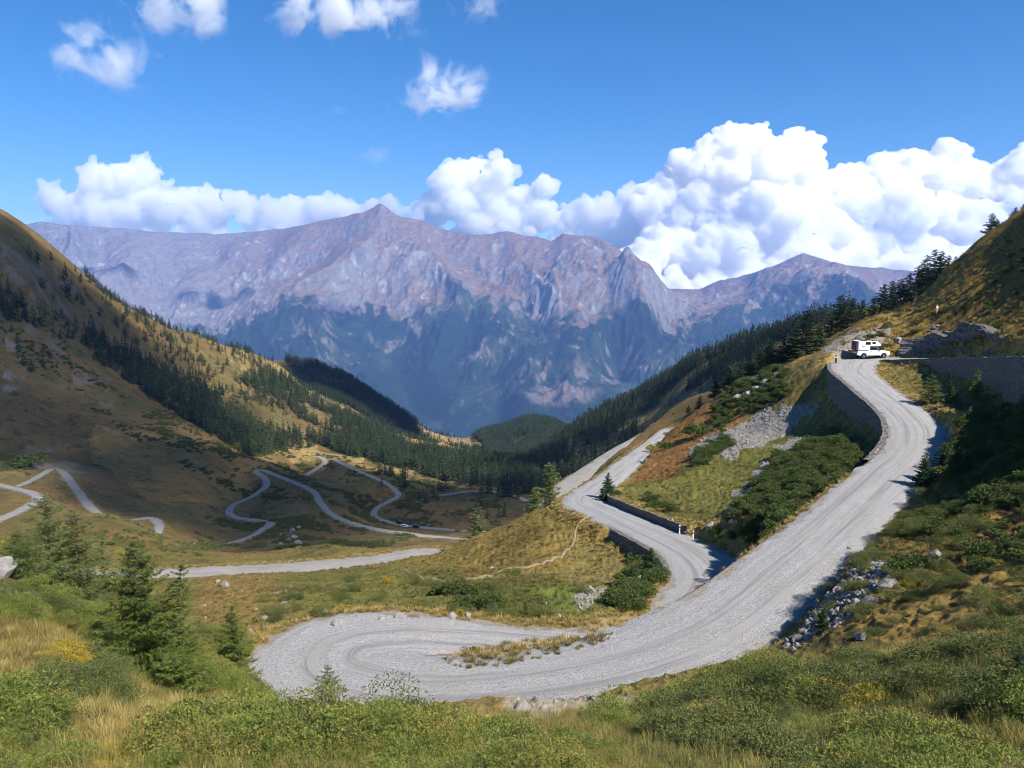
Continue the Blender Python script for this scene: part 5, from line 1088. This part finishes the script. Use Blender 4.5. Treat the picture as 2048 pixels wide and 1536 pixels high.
# ------------------------------------------------------------------ hiker on the slope above the camper
def skin_mesh(name, verts, edges, radii, mat, sub=2, parent=None, root=0):
    me = bpy.data.meshes.new(name); me.from_pydata(verts, edges, []); o = link(name, me, parent)
    md = o.modifiers.new('skin', 'SKIN'); md.use_smooth_shade = True
    for i, r in enumerate(radii):
        rr = r if isinstance(r, tuple) else (r, r); me.skin_vertices[0].data[i].radius = rr
    me.skin_vertices[0].data[root].use_root = True
    sd = o.modifiers.new('sub', 'SUBSURF'); sd.levels = sub; sd.render_levels = sub
    me.materials.append(mat); return o
def person(x, y, yaw, label):
    z = float(ground(x, y)); e = bpy.data.objects.new('person', None); COL.objects.link(e); e.location = (x, y, z+.02); e.rotation_euler = (0, 0, yaw)
    skin = plain('skin', (.55,.36,.27), .6); shirt = plain('white_cotton', (.82,.82,.80), .9); trou = plain('beige_trousers', (.52,.45,.34), .9); hair = plain('dark_hair', (.04,.028,.02), .7); shoe = plain('brown_boots', (.08,.05,.035), .7)
    V = [(0,0,.98),(0,0,1.15),(0,0,1.38),(0,.0,1.50),(0,-.01,1.58),(0,-.02,1.66),(0,-.01,1.76)]; R = [(.15,.10),(.14,.10),(.17,.11),(.07,.07),(.062,.065),(.085,.098),(.06,.07)]
    E = [(0,1),(1,2),(2,3),(3,4),(4,5),(5,6)]
    V.append((0,-.13,1.645)); R.append(.017); E.append((5, len(V)-1))          # nose
    for s in (-1, 1):
        b = len(V); V.append((s*.092,0,1.655)); R.append((.014,.022)); E.append((5, b))   # ear
        b = len(V); V += [(s*.19,0,1.42),(s*.25,.02,1.17),(s*.22,-.14,1.0),(s*.21,-.20,.94)]; R += [.055,.042,.033,.034]; E += [(2,b),(b,b+1),(b+1,b+2),(b+2,b+3)]
        for f in range(4):
            c = len(V); V += [(s*(.19+.014*f),-.245,.915),(s*(.19+.014*f),-.265,.885-.004*(f % 2))]; R += [.0095,.0085]; E += [(b+3,c),(c,c+1)]
        c = len(V); V += [(s*.175,-.215,.93),(s*.165,-.235,.905)]; R += [.011,.009]; E += [(b+3,c),(c,c+1)]
        b = len(V); V += [(s*.09,0,.90),(s*.11,-.03,.50),(s*.12,.03*s,.10),(s*.12,-.14+.03*s,.05)]; R += [.085,.058,.042,.035]; E += [(0,b),(b,b+1),(b+1,b+2),(b+2,b+3)]
    skin_mesh('body', V, E, R, skin, 1, e)
    V = [(0,0,.95),(0,0,1.15),(0,0,1.40),(0,0,1.49)]; R = [(.175,.125),(.165,.12),(.19,.128),(.085,.08)]; E = [(0,1),(1,2),(2,3)]
    for s in (-1, 1): b = len(V); V += [(s*.20,0,1.42),(s*.235,.01,1.22)]; R += [.072,.062]; E += [(2,b),(b,b+1)]
    skin_mesh('shirt', V, E, R, shirt, 1, e)
    V = [(0,0,.98)]; R = [(.165,.115)]; E = []
    for s in (-1, 1): b = len(V); V += [(s*.09,0,.88),(s*.11,-.03,.50),(s*.12,.03*s,.12)]; R += [.098,.075,.062]; E += [(0,b),(b,b+1),(b+1,b+2)]
    skin_mesh('trousers', V, E, R, trou, 1, e)
    skin_mesh('hair', [(0,.03,1.70),(0,.01,1.79),(0,-.04,1.78)], [(0,1),(1,2)], [(.09,.085),(.08,.075),(.05,.045)], hair, 1, e)
    for s in (-1, 1): skin_mesh('boot', [(s*.12,.04+.03*s,.06),(s*.12,-.16+.03*s,.045)], [(0,1)], [.055,.045], shoe, 1, e)
    return tag(e, label, 'person')
px_, py_, pz_ = hit(1873, 630); person(px_, py_, .4, 'person in white shirt and beige trousers standing on the hillside above the camper')

# ------------------------------------------------------------------ clouds
cm = NT('cloud_body'); cvol = cm.add('ShaderNodeVolumeScatter'); cvol.inputs['Color'].default_value = (1, 1, 1, 1); cvol.inputs['Density'].default_value = .0085; cvol.inputs['Anisotropy'].default_value = 0.0
cm.lk(cvol.outputs[0], cm.out.inputs['Volume']); cm = cm.m
soft = cm.copy(); soft.name = 'cloud_body_soft'; soft.node_tree.nodes['Volume Scatter'].inputs['Density'].default_value = .0048
shade_m = plain('shade_cloud', (.9, .9, .92), 1.0, 0.0)
def ico(sub):
    bm = bmesh.new(); bmesh.ops.create_icosphere(bm, subdivisions=sub, radius=1); V = np.array([v.co[:] for v in bm.verts]); F = np.array([[v.index for v in f.verts] for f in bm.faces]); bm.free(); return V, F
ICO = {k: ico(k) for k in (1, 2, 3)}
def cumulus(seeds, D, label, seed, levels=3, kids=11, flatten=.8, vox=30, low=0, mat=None, name='cloud'):
    """billows grown on larger billows, fused into one closed skin, filled with bright vapour"""
    rs = np.random.RandomState(seed); cur = []
    for px, py, r in seeds:
        tx, tz = tan_of(px, py); y = D+rs.uniform(-1, 1)*r*D/FPX*.4-max(0, py-400)*low; cur.append((float(tx)*y, y, float(tz)*y, r*D/FPX*.86))
    allb = list(cur)
    for lv in range(levels):
        nxt = []
        for x, y, z, r in cur:
            for k in range(kids if lv else kids+4):
                d = rdir(1, rs)[0]; d[2] = abs(d[2])*.9-.28; d[1] = -abs(d[1])*.8+.2; d /= np.linalg.norm(d)
                rr = r*rs.uniform(.22, .46); q = r*rs.uniform(.72, .98)
                if rr > vox*.8: nxt.append((x+d[0]*q, y+d[1]*q, z+d[2]*q*(1 if d[2] > 0 else .55), rr))
        allb += nxt; cur = [nxt[k] for k in rs.permutation(len(nxt))[:700]]
    Vs = []; Fs = []; nv = 0
    for x, y, z, r in allb:
        V, F = ICO[3 if r > 300 else (2 if r > 110 else 1)]; W_ = V*r; Vs.append(W_+[x, y, z]); Fs.append(F+nv); nv += len(V)
    raw = bpy.data.objects.new('raw', mesh_np('raw', np.vstack(Vs), np.vstack(Fs))); COL.objects.link(raw)
    md = raw.modifiers.new('r', 'REMESH'); md.mode = 'VOXEL'; md.voxel_size = vox; md.use_smooth_shade = True
    dg = bpy.context.evaluated_depsgraph_get(); me = bpy.data.meshes.new_from_object(raw.evaluated_get(dg)); bpy.data.objects.remove(raw)
    n = len(me.vertices); V = np.empty(n*3); me.vertices.foreach_get('co', V); V = V.reshape(-1, 3); Nn = np.empty(n*3); me.vertex_normals.foreach_get('vector', Nn); Nn = Nn.reshape(-1, 3)
    def n3(s_, o): return fbm(V[:, 0]/s_+V[:, 1]/s_*.35+o, V[:, 2]/s_-V[:, 1]/s_*.55+o, 3, seed+o, .6)
    k_ = vox/34
    V = V+Nn*(n3(420*k_, 1)*150*k_+n3(130*k_, 5)*60*k_)[:, None]; me.vertices.foreach_set('co', V.astype(np.float32).ravel()); me.update()
    me.name = name; me.materials.clear(); me.materials.append(mat or cm); o = link(name, me); print('cloud verts', n); return tag(o, label, 'cloud')
big = [(1290,520,45),(1340,500,60),(1400,520,60),(1380,440,70),(1440,390,80),(1480,330,70),(1450,300,45),(1530,340,75),(1580,330,60),(1600,400,75),(1520,440,90),(1470,500,70),(1560,500,70),(1640,470,70),(1420,340,60),(1360,340,40),(1330,400,55),(1300,420,40),(1500,300,50),(1610,300,35),(1290,575,40),(1350,590,45),(1420,590,45),(1480,570,50),(1550,560,45),(1240,540,30),(1610,540,60)]
cumulus(big, 19800, 'huge bright white cumulus towering over the ridge right of centre', 31, low=9)
cumulus([(1690,370,50),(1720,430,70),(1780,370,60),(1830,350,55),(1880,360,65),(1940,380,65),(1800,440,70),(1880,450,70),(1950,460,65),(2010,380,60),(2050,350,55),(2060,440,70),(2100,380,80),(1760,490,45),(1840,500,45),(1700,500,40),(1650,390,40),(1700,540,50),(1780,550,50),(1860,550,50),(1940,540,60),(2030,530,60)], 19800, 'long white cumulus bank right of the towering cloud', 32, low=8)
cumulus([(1180,430,38),(1220,430,40),(1150,440,30),(1250,460,40),(1200,470,35),(1270,400,35),(1240,490,30),(1180,490,30),(1130,480,26)], 20500, 'lower white cloud shoulder left of the towering cloud', 33, mat=soft)
cumulus([(900,370,42),(950,350,42),(1000,350,38),(980,400,45),(920,410,42),(1040,400,34),(1090,375,28),(1080,430,38),(870,420,34),(1010,440,40),(950,450,36),(840,430,26),(1130,450,30),(860,465,28),(920,475,28),(980,480,28),(1050,480,28),(1110,485,26)], 21500, 'cream coloured cloud above the low notch right of the peak', 34, mat=soft)
cumulus([(110,400,38),(150,420,45),(210,370,45),(250,360,42),(290,350,38),(200,430,50),(270,420,50),(330,410,45),(380,410,42),(430,420,40),(480,410,34),(140,450,30),(320,450,30),(400,445,30),(540,425,34),(590,420,32),(640,420,36),(690,425,32),(740,420,26),(600,440,30),(500,440,30),(780,410,24),(110,460,26),(170,465,30),(240,470,30),(300,475,30),(370,480,30),(440,480,30),(520,475,30),(590,460,30),(640,450,24),(800,425,22),(830,440,20),(140,482,28),(210,486,28),(280,492,26),(350,494,26),(420,494,26),(490,492,26),(560,486,26),(620,472,20),(80,470,24)], 17800, 'long pale cumulus bank lying on the mountain crest at the left', 35, mat=soft)
cumulus([(990,465,16),(1010,458,18),(1060,465,14)], 19000, 'tiny bright cloud peeping over the ridge', 36, 2, vox=25)
# thin clouds high in the blue, as real drifting vapour
def wisp(px, py, wpx, hpx, D, dens_, label, seed, rough=.62, thr=.45):
    tx, tz = tan_of(px, py); c = (float(tx)*D, D, float(tz)*D); w = wpx*D/FPX; h = hpx*D/FPX
    bm = bmesh.new(); bmesh.ops.create_icosphere(bm, subdivisions=3, radius=.5); me = bpy.data.meshes.new('cloud'); bm.to_mesh(me); bm.free()
    o = link('cloud', me, loc=c); o.scale = (w, min(w, 1600)*.8, h)
    m = NT('vapour_%d' % seed); tc = m.add('ShaderNodeTexCoord'); mp = m.add('ShaderNodeMapping'); m.lk(tc.outputs['Object'], mp.inputs[0]); mp.inputs['Location'].default_value = (seed*1.7, seed*.9, 0); mp.inputs['Scale'].default_value = (wpx/170, .8, hpx/170)
    n = m.noise(2.6, 6, rough, mp.outputs[0], .5); ln = m.add('ShaderNodeVectorMath', operation='LENGTH'); m.lk(tc.outputs['Object'], ln.inputs[0])
    f = m.math('SUBTRACT', 1.0, m.math('MULTIPLY', ln.outputs['Value'], 2.0), True); f = m.math('POWER', f, .7)
    dd = m.math('MULTIPLY', m.ramp(m.math('MULTIPLY', n, m.math('ADD', m.math('MULTIPLY', f, .65), .50)), [(thr, 0), (thr+.22, 1)]), f)
    pv = m.add('ShaderNodeVolumePrincipled'); pv.inputs['Color'].default_value = (1, 1, 1, 1); m.lk(m.math('MULTIPLY', dd, dens_), pv.inputs['Density']); m.lk(pv.outputs[0], m.out.inputs['Volume'])
    me.materials.append(m.m); return tag(o, label, 'cloud')
wisp(205,108,300,200,9000,.007,'faint pinkish cloud ring high at the upper left',1)
wisp(362,10,330,190,9500,.010,'white cloud cut by the top edge, left of centre',2)
wisp(705,8,480,210,9500,.010,'wide white cloud cut by the top edge near the middle',3)
wisp(890,178,300,190,9000,.011,'small isolated white cloud in the blue right of the peak',4)
wisp(950,12,200,110,9800,.003,'thin veil at the top edge right of the wide cloud',5)
wisp(665,220,100,50,9000,.003,'very faint small wisp left of the isolated cloud',6)
wisp(755,310,130,70,12000,.002,'very faint haze patch above the peak',7)
# cumulus overhead, outside the picture: these shade the valley side
def overhead(pts, label, seed, dens_, alt=1950):
    rs = np.random.RandomState(seed); Vs = []; Fs = []; nv = 0
    for (x, y, r) in pts:
        for k in range(9):
            d = rdir(1, rs)[0]; rr = r*rs.uniform(.35, .6); V, F = ICO[2]
            Vs.append(V*[rr, rr, rr*.55]+[x+d[0]*r*.75, y+d[1]*r*.75, alt+abs(d[2])*r*.35]); Fs.append(F+nv); nv += len(V)
    raw = bpy.data.objects.new('raw', mesh_np('raw', np.vstack(Vs), np.vstack(Fs))); COL.objects.link(raw)
    md = raw.modifiers.new('r', 'REMESH'); md.mode = 'VOXEL'; md.voxel_size = 11; md.use_smooth_shade = True
    dg = bpy.context.evaluated_depsgraph_get(); me = bpy.data.meshes.new_from_object(raw.evaluated_get(dg)); bpy.data.objects.remove(raw)
    m = NT('overhead_vapour'); v = m.add('ShaderNodeVolumeScatter'); v.inputs['Color'].default_value = (1, 1, 1, 1); v.inputs['Density'].default_value = dens_; m.lk(v.outputs[0], m.out.inputs['Volume'])
    me.name = 'cloud'; me.materials.clear(); me.materials.append(m.m); return tag(link('cloud', me), label, 'cloud')
def over(px, py, r, Y=None, alt=1950):
    """position overhead from which a cloud shades the ground seen at a pixel"""
    p = Vector(hit(px, py)) if Y is None else Vector((float(tan_of(px, py)[0])*Y, Y, float(tan_of(px, py)[1])*Y))
    t = (alt-p.z)/SUND.z; q = p+SUND*t; return (q.x, q.y, r)
SH1 = [over(60,700,110), over(150,640,90), over(250,680,70), over(0,560,110), over(120,800,110), over(300,780,60), over(60,540,60), over(350,720,40), over(440,800,55), over(180,600,45), over(380,850,60), over(250,900,60)]
SH2 = [over(500,980,90), over(650,1000,80), over(800,1010,75), over(350,960,60), over(520,1060,60), over(700,1080,50), over(900,1030,55), over(700,960,60), over(980,1000,60), over(420,1010,70)]
SH3 = [over(640,780,110,1400), over(760,830,120,1400), over(700,780,100,1500), over(860,890,100,1400), over(1000,960,80,900), over(1080,970,80,700), over(1150,950,60,650)]
overhead(SH1, 'broad cloud overhead that shades the upper left slope', 41, .024)
overhead(SH2, 'cloud overhead that shades the valley floor', 42, .034)
overhead(SH3, 'cloud overhead that shades the dark wooded ridge', 43, .035)
